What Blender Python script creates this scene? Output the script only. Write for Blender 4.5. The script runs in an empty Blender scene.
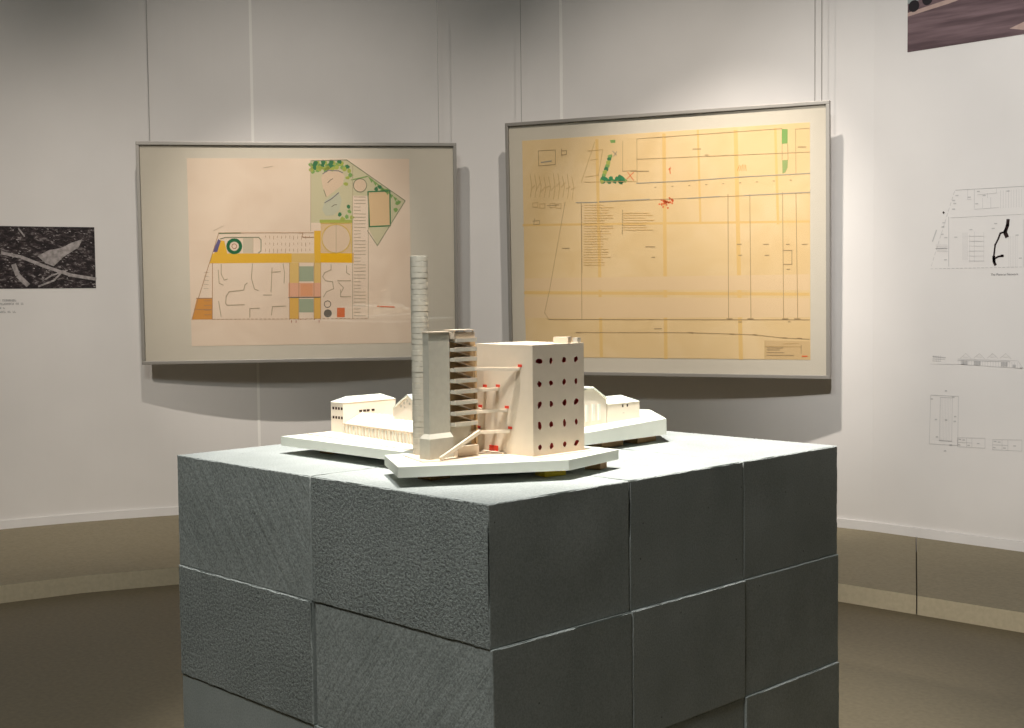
import bpy, bmesh, math, random
from mathutils import Vector, Matrix, noise
from mathutils.geometry import tessellate_polygon
scene = bpy.context.scene
COL = scene.collection
random.seed(7)
PI = math.pi
SITE_PLAN = {'fills': [
 ('palegreen',[(.5519,.9878),(.7143,.9933),(.9789,.7737),(.848,.5317),(.8062,.6289),(.8087,.8008),(.7384,.8009),(.7362,.656),(.5459,.6566)]),
 ('yellow',[(.0892,.4424),(.1003,.4949),(.457,.4925),(.4561,.443)]),
 ('paleyellow',[(.457,.4925),(.5611,.492),(.5602,.4424),(.4561,.443)]),
 ('deepyellow',[(.5883,.4935),(.7381,.4917),(.7373,.4393),(.5874,.4423)]),
 ('yellow',[(.561,.6136),(.5904,.6135),(.5874,.4412),(.5579,.4414)]),
 ('yellow',[(.1302,.567),(.1569,.5615),(.1689,.494),(.1106,.4943)]),
 ('paleyellow',[(.5579,.4414),(.5874,.4412),(.5855,.3332),(.556,.3334)]),
 ('paleyellow',[(.447,.442),(.4877,.4418),(.4857,.3338),(.445,.3341)]),
 ('yellow2',[(.4434,.253),(.4842,.2527),(.4821,.1389),(.4413,.1392)]),
 ('yellow2',[(.5546,.2522),(.5841,.2519),(.5821,.1379),(.5526,.1382)]),
 ('teal',[(.4901,.4229),(.5553,.4225),(.5539,.3415),(.4886,.3419)]),
 ('teal',[(.4868,.2473),(.5522,.2468),(.5509,.1735),(.4855,.1741)]),
 ('pink',[(.4405,.3342),(.5878,.3331),(.5865,.2573),(.439,.2585)]),
 ('orangepink',[(.4947,.3284),(.5491,.328),(.548,.263),(.4935,.2635)]),
 ('red',[(.6583,.197),(.6939,.1967),(.693,.1451),(.6574,.1454)]),
 ('darkgrey',[(.6341,.1668),(.6331,.1601),(.6304,.1541),(.6263,.1493),(.6212,.1463),(.6155,.1452),(.6099,.1464),(.6049,.1495),(.6009,.1543),(.5984,.1604),(.5977,.1671),(.5987,.1739),(.6014,.1799),(.6055,.1847),(.6106,.1877),(.6162,.1887),(.6219,.1876),(.6269,.1845),(.6308,.1796),(.6333,.1735)]),
 ('orange',[(.0287,.2563),(.0974,.2558),(.0947,.1424),(.0035,.1433)]),
 ('paleblue',[(.2403,.5773),(.283,.5771),(.2813,.4966),(.2385,.4969)]),
 ('purple',[(.1136,.5296),(.1303,.5724),(.1412,.5616),(.1242,.5028),(.1063,.5029)]),
 ('sand',[(.5911,.6538),(.7316,.6533),(.7291,.4944),(.5883,.4951)]),
 ('pond',[(.7235,.5699),(.721,.5504),(.7143,.5323),(.704,.5167),(.6906,.5047),(.6752,.4973),(.6587,.4948),(.6423,.4974),(.6271,.505),(.6141,.5171),(.6043,.5328),(.5983,.551),(.5964,.5705),(.5989,.5899),(.6056,.6081),(.6159,.6236),(.6293,.6355),(.6447,.643),(.6611,.6455),(.6775,.6429),(.6927,.6353),(.7057,.6233),(.7155,.6077),(.7216,.5895)]),
 ('sand',[(.809,.8223),(.9091,.8275),(.9088,.6393),(.8131,.6342)]),
 ('pond',[(.6094,.9293),(.6323,.9453),(.6818,.94),(.7039,.9079),(.6941,.8598),(.6528,.8224),(.6161,.7904),(.6035,.8492),(.5976,.8973)]),
 ('paleteal',[(.6754,.8224),(.6883,.7796),(.6783,.726),(.6507,.6965),(.6144,.6939),(.5991,.7262),(.6113,.7743)]),
 ('pond',[(.8027,.8571),(.8003,.8438),(.7937,.8325),(.7841,.8249),(.7727,.8223),(.7615,.825),(.7521,.8325),(.7459,.8438),(.7438,.8571),(.7463,.8704),(.7528,.8817),(.7625,.8892),(.7738,.8919),(.785,.8892),(.7945,.8817),(.8007,.8704)]),
 ('green',[(.5589,.9665),(.5594,.9567),(.5496,.9554),(.542,.9625),(.5404,.9704),(.5495,.9783),(.5579,.9765)]),
 ('lime',[(.5708,.9512),(.5638,.9409),(.5556,.9411),(.5522,.9443),(.5504,.9557),(.5556,.9635),(.5651,.9622)]),
 ('green',[(.5727,.9583),(.5716,.9515),(.5629,.9433),(.5581,.9526),(.5577,.9643),(.5632,.9678),(.5741,.9687)]),
 ('darkgreen',[(.5853,.9775),(.5794,.9666),(.5702,.9689),(.5613,.9727),(.564,.9815),(.5708,.9876),(.5818,.9855)]),
 ('lime',[(.5916,.9807),(.5876,.9732),(.5785,.9671),(.5692,.9752),(.5682,.9848),(.5777,.9898),(.5895,.9908)]),
 ('green',[(.5989,.9631),(.5953,.9519),(.5857,.9525),(.5807,.959),(.58,.9695),(.5859,.9732),(.5942,.9747)]),
 ('lime',[(.6086,.9506),(.5995,.941),(.5916,.9424),(.5836,.9458),(.5844,.9564),(.592,.9625),(.6014,.9581)]),
 ('green',[(.6124,.9615),(.6082,.9519),(.5989,.9506),(.5955,.9562),(.5945,.9675),(.5999,.9722),(.6105,.9702)]),
 ('darkgreen',[(.6188,.9798),(.6158,.973),(.6067,.9648),(.5993,.9737),(.5969,.9861),(.6068,.9939),(.6176,.9877)]),
 ('lime',[(.627,.9788),(.6219,.9689),(.6143,.9661),(.6064,.9749),(.6075,.9835),(.614,.9872),(.6218,.9882)]),
 ('green',[(.6333,.9599),(.6292,.9524),(.6202,.9502),(.6163,.9554),(.6151,.9641),(.6213,.9749),(.6284,.9687)]),
 ('lime',[(.6424,.9508),(.6394,.9437),(.6279,.9361),(.624,.9453),(.6233,.9569),(.6276,.9628),(.6349,.9575)]),
 ('green',[(.648,.9649),(.6432,.9544),(.6356,.955),(.627,.9603),(.6294,.971),(.6359,.9788),(.6448,.9721)]),
 ('darkgreen',[(.6557,.9815),(.6522,.9692),(.6438,.971),(.634,.9756),(.6356,.9872),(.6427,.9946),(.6525,.9912)]),
 ('lime',[(.6645,.9763),(.6599,.9662),(.6496,.9647),(.6463,.9709),(.6407,.9819),(.6502,.9871),(.6587,.987)]),
 ('green',[(.6669,.9569),(.6677,.9447),(.6576,.9482),(.6472,.952),(.6516,.9617),(.657,.966),(.6662,.9673)]),
 ('lime',[(.679,.9518),(.6746,.9428),(.6642,.9396),(.6585,.9452),(.6592,.9571),(.6651,.9643),(.6754,.9636)]),
 ('green',[(.682,.9684),(.6825,.9609),(.6717,.955),(.6629,.9633),(.6637,.9741),(.6722,.9812),(.6813,.979)]),
 ('darkgreen',[(.6923,.9824),(.6877,.9704),(.6796,.9734),(.6753,.976),(.6687,.9867),(.6798,.9917),(.6888,.9917)]),
 ('lime',[(.7018,.9733),(.697,.9642),(.6856,.9593),(.6762,.9681),(.6785,.9787),(.687,.985),(.6975,.9853)]),
 ('green',[(.7026,.9544),(.7013,.9473),(.6936,.9404),(.6828,.9491),(.6869,.9596),(.6929,.968),(.7003,.962)]),
 ('lime',[(.7161,.9449),(.7099,.9337),(.6999,.9313),(.6927,.9406),(.6954,.9518),(.7014,.958),(.7112,.9526)]),
 ('green',[(.7172,.9547),(.7157,.9455),(.7076,.9395),(.703,.9479),(.7038,.9614),(.7082,.9682),(.7145,.9638)]),
 ('darkgreen',[(.7293,.957),(.7253,.9498),(.715,.9444),(.7109,.9506),(.7084,.9613),(.7156,.9699),(.7219,.9648)]),
 ('lime',[(.7334,.9359),(.7318,.926),(.721,.9226),(.716,.9313),(.7173,.9402),(.7219,.9494),(.73,.9444)]),
 ('green',[(.744,.9098),(.7356,.9031),(.7281,.8981),(.7219,.9041),(.7197,.9135),(.7281,.9251),(.7374,.919)]),
 ('lime',[(.5635,.9396),(.5596,.93),(.5514,.9278),(.5428,.9355),(.5425,.9435),(.553,.953),(.5604,.9466)]),
 ('green',[(.5696,.9588),(.5664,.9522),(.5588,.9449),(.5535,.9547),(.5502,.965),(.5597,.9707),(.5691,.9712)]),
 ('darkgreen',[(.5803,.966),(.5739,.956),(.5665,.9533),(.5582,.9615),(.5609,.9703),(.5675,.9758),(.5778,.9731)]),
 ('lime',[(.5848,.9506),(.5824,.9422),(.573,.9358),(.5688,.9465),(.567,.956),(.5745,.9629),(.5841,.9619)]),
 ('green',[(.592,.9352),(.5878,.9285),(.5816,.9265),(.5718,.9304),(.574,.9402),(.5816,.9433),(.5886,.9468)]),
 ('lime',[(.6001,.9424),(.596,.9315),(.5878,.9316),(.581,.9375),(.5807,.9479),(.5885,.9572),(.5996,.9489)]),
 ('green',[(.6079,.9616),(.6041,.9503),(.5954,.9494),(.5915,.9553),(.588,.9661),(.5955,.9697),(.6035,.9728)]),
 ('darkgreen',[(.6126,.9647),(.612,.954),(.6029,.9566),(.5974,.9588),(.5971,.9688),(.6042,.9745),(.6143,.9713)]),
 ('lime',[(.6234,.9471),(.6199,.9391),(.6097,.9384),(.6028,.9427),(.6004,.9536),(.6098,.9578),(.6206,.9595)]),
 ('green',[(.629,.9346),(.6243,.9277),(.6166,.9264),(.6091,.9307),(.6088,.9407),(.6165,.9455),(.6256,.9434)]),
 ('lime',[(.639,.9455),(.6315,.9372),(.6251,.9359),(.6156,.9388),(.614,.9492),(.6249,.9601),(.6336,.954)]),
 ('green',[(.6471,.9639),(.6391,.9544),(.6325,.9546),(.6245,.9595),(.6228,.9686),(.6328,.9765),(.6399,.9705)]),
 ('darkgreen',[(.656,.9628),(.6463,.9535),(.6398,.9488),(.6349,.9592),(.6289,.968),(.6387,.9776),(.6494,.9692)]),
 ('lime',[(.6602,.9439),(.6526,.9323),(.6462,.9302),(.6386,.9377),(.6381,.9507),(.6464,.9583),(.6568,.9538)]),
 ('green',[(.57,.9293),(.5667,.9223),(.5575,.9173),(.5518,.9253),(.5532,.9351),(.5572,.9426),(.5672,.9386)]),
 ('darkgreen',[(.5764,.9506),(.5753,.9407),(.5673,.9379),(.5621,.9442),(.5589,.9555),(.5669,.9595),(.5756,.9569)]),
 ('lime',[(.726,.8972),(.7221,.889),(.7156,.8898),(.7091,.8908),(.7068,.9019),(.7156,.9054),(.7234,.9069)]),
 ('lime',[(.7201,.8652),(.7154,.8546),(.7048,.8555),(.6987,.8614),(.6981,.8686),(.7056,.8737),(.7141,.8721)]),
 ('darkgreen',[(.7262,.742),(.7253,.7329),(.7175,.731),(.7114,.7385),(.7108,.7474),(.7176,.7545),(.727,.7479)]),
 ('green',[(.7317,.7151),(.7301,.7064),(.721,.7073),(.7155,.7114),(.7129,.7206),(.7217,.7289),(.7284,.7211)]),
 ('green',[(.7188,.6883),(.7176,.6794),(.7075,.6766),(.7031,.6824),(.7014,.6919),(.7079,.7017),(.7176,.6953)]),
 ('lime',[(.7456,.6829),(.7376,.6767),(.7301,.6724),(.7246,.679),(.7243,.689),(.7307,.697),(.7383,.6931)]),
 ('darkgreen',[(.6882,.6991),(.6828,.6918),(.6754,.6881),(.6697,.6949),(.6713,.704),(.6753,.7128),(.6841,.7108)]),
 ('lime',[(.7045,.6776),(.6957,.6668),(.688,.6656),(.679,.6728),(.6819,.6812),(.6893,.6917),(.6959,.6843)]),
 ('darkgreen',[(.8549,.8383),(.8545,.8293),(.8448,.826),(.8377,.8331),(.8387,.8418),(.8463,.8503),(.8531,.8466)]),
 ('green',[(.8863,.8329),(.8802,.8255),(.8731,.8208),(.8644,.8292),(.8673,.8367),(.8727,.8424),(.8831,.8404)]),
 ('darkgreen',[(.8728,.849),(.8697,.8389),(.8586,.8374),(.8554,.8447),(.851,.8534),(.8592,.8572),(.8687,.8572)]),
 ('green',[(.9064,.8275),(.8988,.8172),(.8909,.8168),(.8849,.824),(.8851,.8336),(.8906,.8371),(.9004,.8381)]),
 ('green',[(.9546,.763),(.9472,.7515),(.9402,.75),(.9322,.7569),(.9358,.7693),(.9396,.7721),(.9497,.769)]),
 ('green',[(.9455,.7254),(.94,.7148),(.931,.7116),(.9259,.7216),(.9238,.7295),(.9303,.7342),(.9398,.7358)]),
 ('lime',[(.5869,.6726),(.7364,.6721),(.7362,.656),(.5866,.6565)]),
 ('green',[(.8103,.9052),(.8349,.8849),(.8256,.8705)]),
 ('green',[(.8291,.8876),(.8528,.8683),(.8435,.8539)]),
 ('green',[(.8479,.8699),(.8708,.8517),(.8615,.8372)]),
 ('green',[(.8667,.8522),(.8887,.8351),(.8794,.8206)]),
 ('green',[(.8855,.8345),(.9067,.8184),(.8974,.8039)]),
 ('green',[(.9044,.8168),(.9246,.8017),(.9153,.7873)]),
 ('green',[(.9232,.7991),(.9426,.7851),(.9333,.7706)]),
 ('green',[(.9421,.7813),(.9606,.7684),(.9513,.7539)]),
 ('darkgrey',[(.6631,.5723),(.6617,.5685),(.6585,.567),(.6553,.5686),(.654,.5724),(.6554,.5762),(.6587,.5777),(.6618,.5762)]),
],'lines': [
 ('darkgreen',1.3,[(.809,.8223),(.9091,.8275),(.9088,.6393),(.8131,.6342),(.809,.8223)]),
 ('green2',2.6,[(.2303,.5328),(.2286,.5219),(.2242,.5121),(.2175,.5043),(.2091,.4993),(.1999,.4976),(.1908,.4994),(.1826,.5044),(.1763,.5123),(.1723,.5222),(.1711,.5331),(.1728,.544),(.1772,.5539),(.1839,.5616),(.1923,.5666),(.2015,.5683),(.2106,.5666),(.2187,.5615),(.2251,.5536),(.2291,.5438),(.2303,.5328)]),
 ('darkgreen',.9,[(.2231,.5329),(.2219,.5246),(.2185,.5171),(.2134,.5112),(.2071,.5074),(.2001,.5062),(.1932,.5075),(.187,.5114),(.1822,.5173),(.1792,.5248),(.1783,.5331),(.1795,.5413),(.1829,.5488),(.188,.5547),(.1943,.5585),(.2013,.5598),(.2082,.5584),(.2144,.5546),(.2192,.5486),(.2222,.5412),(.2231,.5329)]),
 ('brick',.6,[(.2115,.5329),(.2092,.5254),(.2038,.5207),(.1971,.5208),(.1918,.5255),(.1899,.533),(.1921,.5406),(.1976,.5452),(.2043,.5452),(.2096,.5405),(.2115,.5329)]),
 ('greengrey',.9,[(.1392,.5723),(.1618,.5803),(.31,.5797),(.321,.5662),(.3197,.5072),(.3083,.4965)]),
 ('grey',.6,[(.2852,.5771),(.2835,.4966)]),
 ('darkgreen',1.2,[(.1332,.6028),(.2296,.6041)]),
 ('greengrey',.8,[(.5519,.9878),(.7143,.9933),(.9789,.7737),(.848,.5317),(.8037,.6127)]),
 ('grey',.6,[(.5519,.9878),(.5452,.6137)]),
 ('grey',.6,[(.7409,.9613),(.7281,.1366)]),
 ('grey',.6,[(.8101,.8008),(.8003,.1359)]),
 ('brownline',.6,[(.1333,.6044),(.5585,.6029)]),
 ('brownline',.6,[(.0035,.1433),(.1333,.6044)]),
 ('brownline',.7,[(.1018,.4439),(.0947,.1424)]),
 ('brownline',.9,[(.0264,.2563),(.0974,.2558)]),
 ('brownline',.6,[(.016,.1971),(.0946,.1965)]),
 ('brownline',.55,[(.0979,.143),(.1087,.1429)]),
 ('brownline',.55,[(.1168,.1428),(.1276,.1427)]),
 ('brownline',.55,[(.1357,.1426),(.1465,.1425)]),
 ('brownline',.55,[(.1546,.1424),(.1654,.1423)]),
 ('brownline',.55,[(.1736,.1423),(.1844,.1422)]),
 ('brownline',.55,[(.1925,.1421),(.2033,.142)]),
 ('brownline',.55,[(.2114,.1419),(.2223,.1418)]),
 ('brownline',.55,[(.2304,.1417),(.2412,.1416)]),
 ('brownline',.55,[(.2494,.1416),(.2602,.1415)]),
 ('brownline',.55,[(.2683,.1414),(.2792,.1413)]),
 ('brownline',.55,[(.2873,.1412),(.2982,.1411)]),
 ('brownline',.55,[(.3063,.141),(.3171,.1409)]),
 ('brownline',.55,[(.3253,.1409),(.3361,.1408)]),
 ('brownline',.55,[(.3443,.1407),(.3552,.1406)]),
 ('brownline',.55,[(.3633,.1405),(.3742,.1404)]),
 ('brownline',.55,[(.3823,.1403),(.3932,.1402)]),
 ('brownline',.55,[(.4014,.1402),(.4122,.1401)]),
 ('brownline',.55,[(.4204,.14),(.4313,.1399)]),
 ('brownline',.55,[(.4395,.1398),(.4503,.1397)]),
 ('brownline',.55,[(.4585,.1396),(.4694,.1395)]),
 ('brownline',.55,[(.4776,.1394),(.4885,.1393)]),
 ('brownline',.55,[(.4967,.1393),(.5076,.1392)]),
 ('brownline',.55,[(.5157,.1391),(.5266,.139)]),
 ('brownline',.55,[(.5348,.1389),(.5457,.1388)]),
 ('brownline',.55,[(.5539,.1387),(.5648,.1386)]),
 ('brownline',.55,[(.573,.1386),(.584,.1385)]),
 ('brownline',.55,[(.5922,.1384),(.6031,.1383)]),
 ('brownline',.55,[(.6113,.1382),(.6222,.1381)]),
 ('brownline',.55,[(.6304,.138),(.6414,.1379)]),
 ('brownline',.55,[(.6496,.1379),(.6605,.1378)]),
 ('brownline',.55,[(.6687,.1377),(.6797,.1376)]),
 ('brownline',.55,[(.6879,.1375),(.6988,.1374)]),
 ('brownline',.55,[(.7071,.1373),(.718,.1372)]),
 ('brownline',.55,[(.7262,.1372),(.7372,.1371)]),
 ('brownline',.55,[(.7454,.137),(.7564,.1369)]),
 ('brownline',.55,[(.7646,.1368),(.7756,.1367)]),
 ('brownline',.55,[(.7838,.1366),(.7948,.1365)]),
 ('darkgrey',.8,[(.4389,.2552),(.5842,.2552)]),
 ('brownline',.5,[(.447,.442),(.4412,.1338)]),
 ('brownline',.5,[(.4891,.4418),(.4834,.1334)]),
 ('brownline',.5,[(.5575,.4414),(.552,.1328)]),
 ('brownline',.5,[(.5883,.4412),(.5829,.1325)]),
 ('grey',.6,[(.7451,.7956),(.7973,.7935)]),
 ('grey',.6,[(.7449,.7773),(.797,.7777)]),
 ('grey',.6,[(.7446,.7591),(.7968,.7599)]),
 ('grey',.6,[(.7443,.7409),(.7738,.7405)]),
 ('grey',.6,[(.744,.7226),(.7735,.7219)]),
 ('grey',.6,[(.7437,.7044),(.7959,.7024)]),
 ('grey',.6,[(.7434,.6861),(.7957,.6856)]),
 ('grey',.6,[(.7432,.6678),(.7954,.6679)]),
 ('grey',.6,[(.7429,.6495),(.7951,.6502)]),
 ('grey',.6,[(.7426,.6313),(.7948,.6301)]),
 ('grey',.6,[(.7423,.613),(.7718,.6123)]),
 ('grey',.6,[(.742,.5946),(.7716,.5964)]),
 ('grey',.6,[(.7417,.5763),(.7713,.5771)]),
 ('grey',.6,[(.7414,.558),(.7938,.5592)]),
 ('grey',.6,[(.7412,.5397),(.7935,.5395)]),
 ('grey',.6,[(.7409,.5213),(.7932,.5216)]),
 ('grey',.6,[(.7406,.503),(.793,.5042)]),
 ('grey',.6,[(.7403,.4846),(.7927,.4843)]),
 ('grey',.6,[(.74,.4663),(.7696,.4654)]),
 ('grey',.6,[(.7397,.4479),(.7693,.4484)]),
 ('grey',.6,[(.7395,.4295),(.7918,.4278)]),
 ('grey',.6,[(.7392,.4111),(.7916,.4126)]),
 ('grey',.6,[(.7389,.3928),(.7913,.3943)]),
 ('grey',.6,[(.7386,.3743),(.791,.3731)]),
 ('grey',.6,[(.7383,.3559),(.7907,.3553)]),
 ('grey',.6,[(.738,.3375),(.7676,.3362)]),
 ('grey',.6,[(.7377,.3191),(.7674,.317)]),
 ('grey',.6,[(.7375,.3007),(.7671,.3004)]),
 ('grey',.6,[(.7372,.2822),(.7896,.2804)]),
 ('grey',.6,[(.7369,.2638),(.7894,.2627)]),
 ('grey',.6,[(.7366,.2453),(.7891,.2448)]),
 ('grey',.6,[(.7363,.2268),(.7888,.2264)]),
 ('grey',.6,[(.736,.2083),(.7885,.2058)]),
 ('grey',.6,[(.7357,.1899),(.7654,.1903)]),
 ('grey',.6,[(.7354,.1714),(.7651,.1714)]),
 ('grey',.6,[(.7352,.1529),(.7877,.1525)]),
 ('brownline',.45,[(.3417,.5876),(.3419,.5787)]),
 ('brownline',.45,[(.3409,.55),(.3411,.5415)]),
 ('brownline',.45,[(.3402,.5178),(.3396,.5038)]),
 ('brownline',.45,[(.3597,.5875),(.3595,.5718)]),
 ('brownline',.45,[(.3589,.55),(.359,.5416)]),
 ('brownline',.45,[(.3583,.5178),(.3574,.4998)]),
 ('brownline',.45,[(.3777,.5874),(.3771,.5683)]),
 ('brownline',.45,[(.3769,.5499),(.3767,.5342)]),
 ('brownline',.45,[(.3763,.5177),(.3763,.4964)]),
 ('brownline',.45,[(.3957,.5874),(.3942,.5777)]),
 ('brownline',.45,[(.395,.5498),(.3936,.539)]),
 ('brownline',.45,[(.3943,.5176),(.3926,.4963)]),
 ('brownline',.45,[(.4137,.5873),(.4125,.5729)]),
 ('brownline',.45,[(.413,.5497),(.4137,.5353)]),
 ('brownline',.45,[(.4124,.5175),(.4114,.5055)]),
 ('brownline',.45,[(.4318,.5872),(.4313,.5751)]),
 ('brownline',.45,[(.431,.5497),(.4307,.536)]),
 ('brownline',.45,[(.4304,.5174),(.4289,.4976)]),
 ('brownline',.45,[(.4498,.5872),(.4508,.5716)]),
 ('brownline',.45,[(.4491,.5496),(.4476,.5293)]),
 ('brownline',.45,[(.4485,.5173),(.4479,.5041)]),
 ('brownline',.45,[(.4679,.5871),(.4668,.5666)]),
 ('brownline',.45,[(.4672,.5495),(.4674,.5374)]),
 ('brownline',.45,[(.4665,.5172),(.4659,.5035)]),
 ('brownline',.45,[(.4859,.587),(.4853,.5699)]),
 ('brownline',.45,[(.4852,.5494),(.4863,.5408)]),
 ('brownline',.45,[(.4846,.5172),(.4852,.4977)]),
 ('brownline',.45,[(.504,.587),(.5028,.5658)]),
 ('brownline',.45,[(.5033,.5493),(.504,.5316)]),
 ('brownline',.45,[(.5027,.5171),(.5014,.503)]),
 ('brownline',.45,[(.5221,.5869),(.5225,.5714)]),
 ('brownline',.45,[(.5214,.5493),(.5199,.5309)]),
 ('brownline',.45,[(.5208,.517),(.5204,.506)]),
 ('brownline',.45,[(.5402,.5868),(.5396,.5774)]),
 ('brownline',.45,[(.5395,.5492),(.539,.5409)]),
 ('brownline',.45,[(.5389,.5169),(.5401,.507)]),
 ('brownline',.7,[(.5088,.603),(.5084,.5789),(.5581,.5787)]),
 ('yellowline',.9,[(.7248,.5699),(.7223,.55),(.7155,.5314),(.7049,.5155),(.6913,.5033),(.6755,.4957),(.6586,.4932),(.6419,.4959),(.6264,.5036),(.6131,.516),(.6031,.532),(.597,.5505),(.5951,.5705),(.5976,.5904),(.6044,.6089),(.615,.6248),(.6286,.6369),(.6444,.6445),(.6612,.6471),(.6779,.6444),(.6934,.6367),(.7067,.6244),(.7167,.6085),(.7229,.5899),(.7248,.5699)]),
 ('yellowline',.8,[(.5911,.6538),(.7316,.6533),(.7291,.4944)]),
 ('grey',.5,[(.6611,.6455),(.6587,.4948)]),
 ('grey',.9,[(.1407,.4383),(.1394,.3846),(.1522,.3523),(.1658,.3576)]),
 ('grey',.9,[(.1265,.4062),(.1293,.3363),(.1471,.3254)]),
 ('grey',.9,[(.28,.4376),(.2739,.3622),(.2862,.3029),(.3041,.2946)]),
 ('grey',.9,[(.2553,.3354),(.2438,.3247),(.2387,.2978),(.1733,.2902),(.1592,.2661),(.1561,.2283),(.1626,.2175),(.2393,.2195)]),
 ('grey',.9,[(.3675,.4155),(.3604,.2861)]),
 ('grey',.9,[(.3647,.3913),(.4055,.3964)]),
 ('grey',.9,[(.4176,.4368),(.4234,.3882),(.4201,.3343)]),
 ('grey',.9,[(.3261,.2702),(.3623,.2699)]),
 ('grey',.9,[(.2627,.1517),(.2636,.1977),(.3066,.2)]),
 ('grey',.9,[(.3601,.1617),(.3656,.2077),(.4245,.2099)]),
 ('grey',.9,[(.1249,.2394),(.1343,.1583)]),
 ('grey',.9,[(.6349,.4301),(.6344,.4031),(.6046,.3871),(.5952,.3655),(.6084,.3438),(.6401,.3382),(.6441,.3002),(.612,.2842),(.5978,.2572)]),
 ('grey',.9,[(.7052,.4243),(.7046,.3865),(.7181,.3756)]),
 ('grey',.9,[(.663,.3434),(.7222,.343)]),
 ('grey',.9,[(.6674,.3326),(.6897,.3053),(.6755,.2729)]),
 ('grey',.9,[(.6758,.2946),(.6752,.2566),(.7208,.2563)]),
 ('darkgrey',.8,[(.6304,.2168),(.6282,.2079),(.6226,.2014),(.6151,.199),(.6076,.2015),(.6022,.2081),(.6003,.2171),(.6025,.226),(.6081,.2325),(.6157,.2349),(.6231,.2324),(.6285,.2258),(.6304,.2168)]),
 ('bluegrey',1.0,[(.6047,.9186),(.6276,.9373),(.6772,.9346),(.6951,.9239)]),
 ('bluegrey',.9,[(.6753,.8171),(.6431,.785),(.6111,.7636)]),
 ('greengrey',.8,[(.6078,.8332),(.6184,.7957)]),
 ('greengrey',.8,[(.8037,.8571),(.8011,.8434),(.7944,.8317),(.7844,.824),(.7727,.8212),(.7612,.824),(.7514,.8318),(.745,.8434),(.7429,.8571),(.7454,.8708),(.7522,.8825),(.7622,.8902),(.7738,.893),(.7854,.8902),(.7951,.8825),(.8015,.8708),(.8037,.8571)]),
 ('green',1.0,[(.7352,.8865),(.808,.9052)]),
 ('darkgrey',.6,[(.6265,.8706),(.6403,.8866),(.6494,.8919)]),
 ('darkgrey',.6,[(.6424,.7421),(.6561,.7528),(.6652,.7528)]),
 ('redink',.9,[(.8433,.2009),(.8502,.2036)]),
 ('redink',1.1,[(.8571,.2008),(.9212,.197)]),
 ('brick',.7,[(.4502,.131),(.45,.1202)]),
 ('brick',.7,[(.4711,.1308),(.4709,.12)]),
 ('brick',.7,[(.4921,.1388),(.4925,.1355)]),
 ('brick',.7,[(.513,.1386),(.5134,.1353)]),
 ('brick',.7,[(.5339,.1384),(.5343,.1351)]),
 ('brick',.7,[(.5548,.1382),(.5552,.1349)]),
 ('brick',.7,[(.5756,.1298),(.5754,.119)]),
 ('grey',.5,[(.3401,.9505),(.3806,.9585)]),
 ('grey',.4,[(.1089,.6152),(.1543,.6418)]),
 ('grey',.4,[(.0634,.3959),(.0835,.393)]),
 ('grey',.4,[(.0629,.3744),(.083,.3716)]),
 ('grey',.4,[(.0624,.3529),(.0825,.3501)]),
 ('grey',.4,[(.0619,.3314),(.082,.3286)]),
 ('grey',.4,[(.0614,.3099),(.0815,.307)]),
 ('brownline',.6,[(.062,.2426),(.0912,.2423)]),
 ('brownline',.6,[(.0614,.2178),(.0906,.2175)]),
 ('brownline',.6,[(.0608,.193),(.0901,.1927)]),
 ('brownline',.6,[(.0603,.1681),(.0895,.1679)]),
]}
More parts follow.
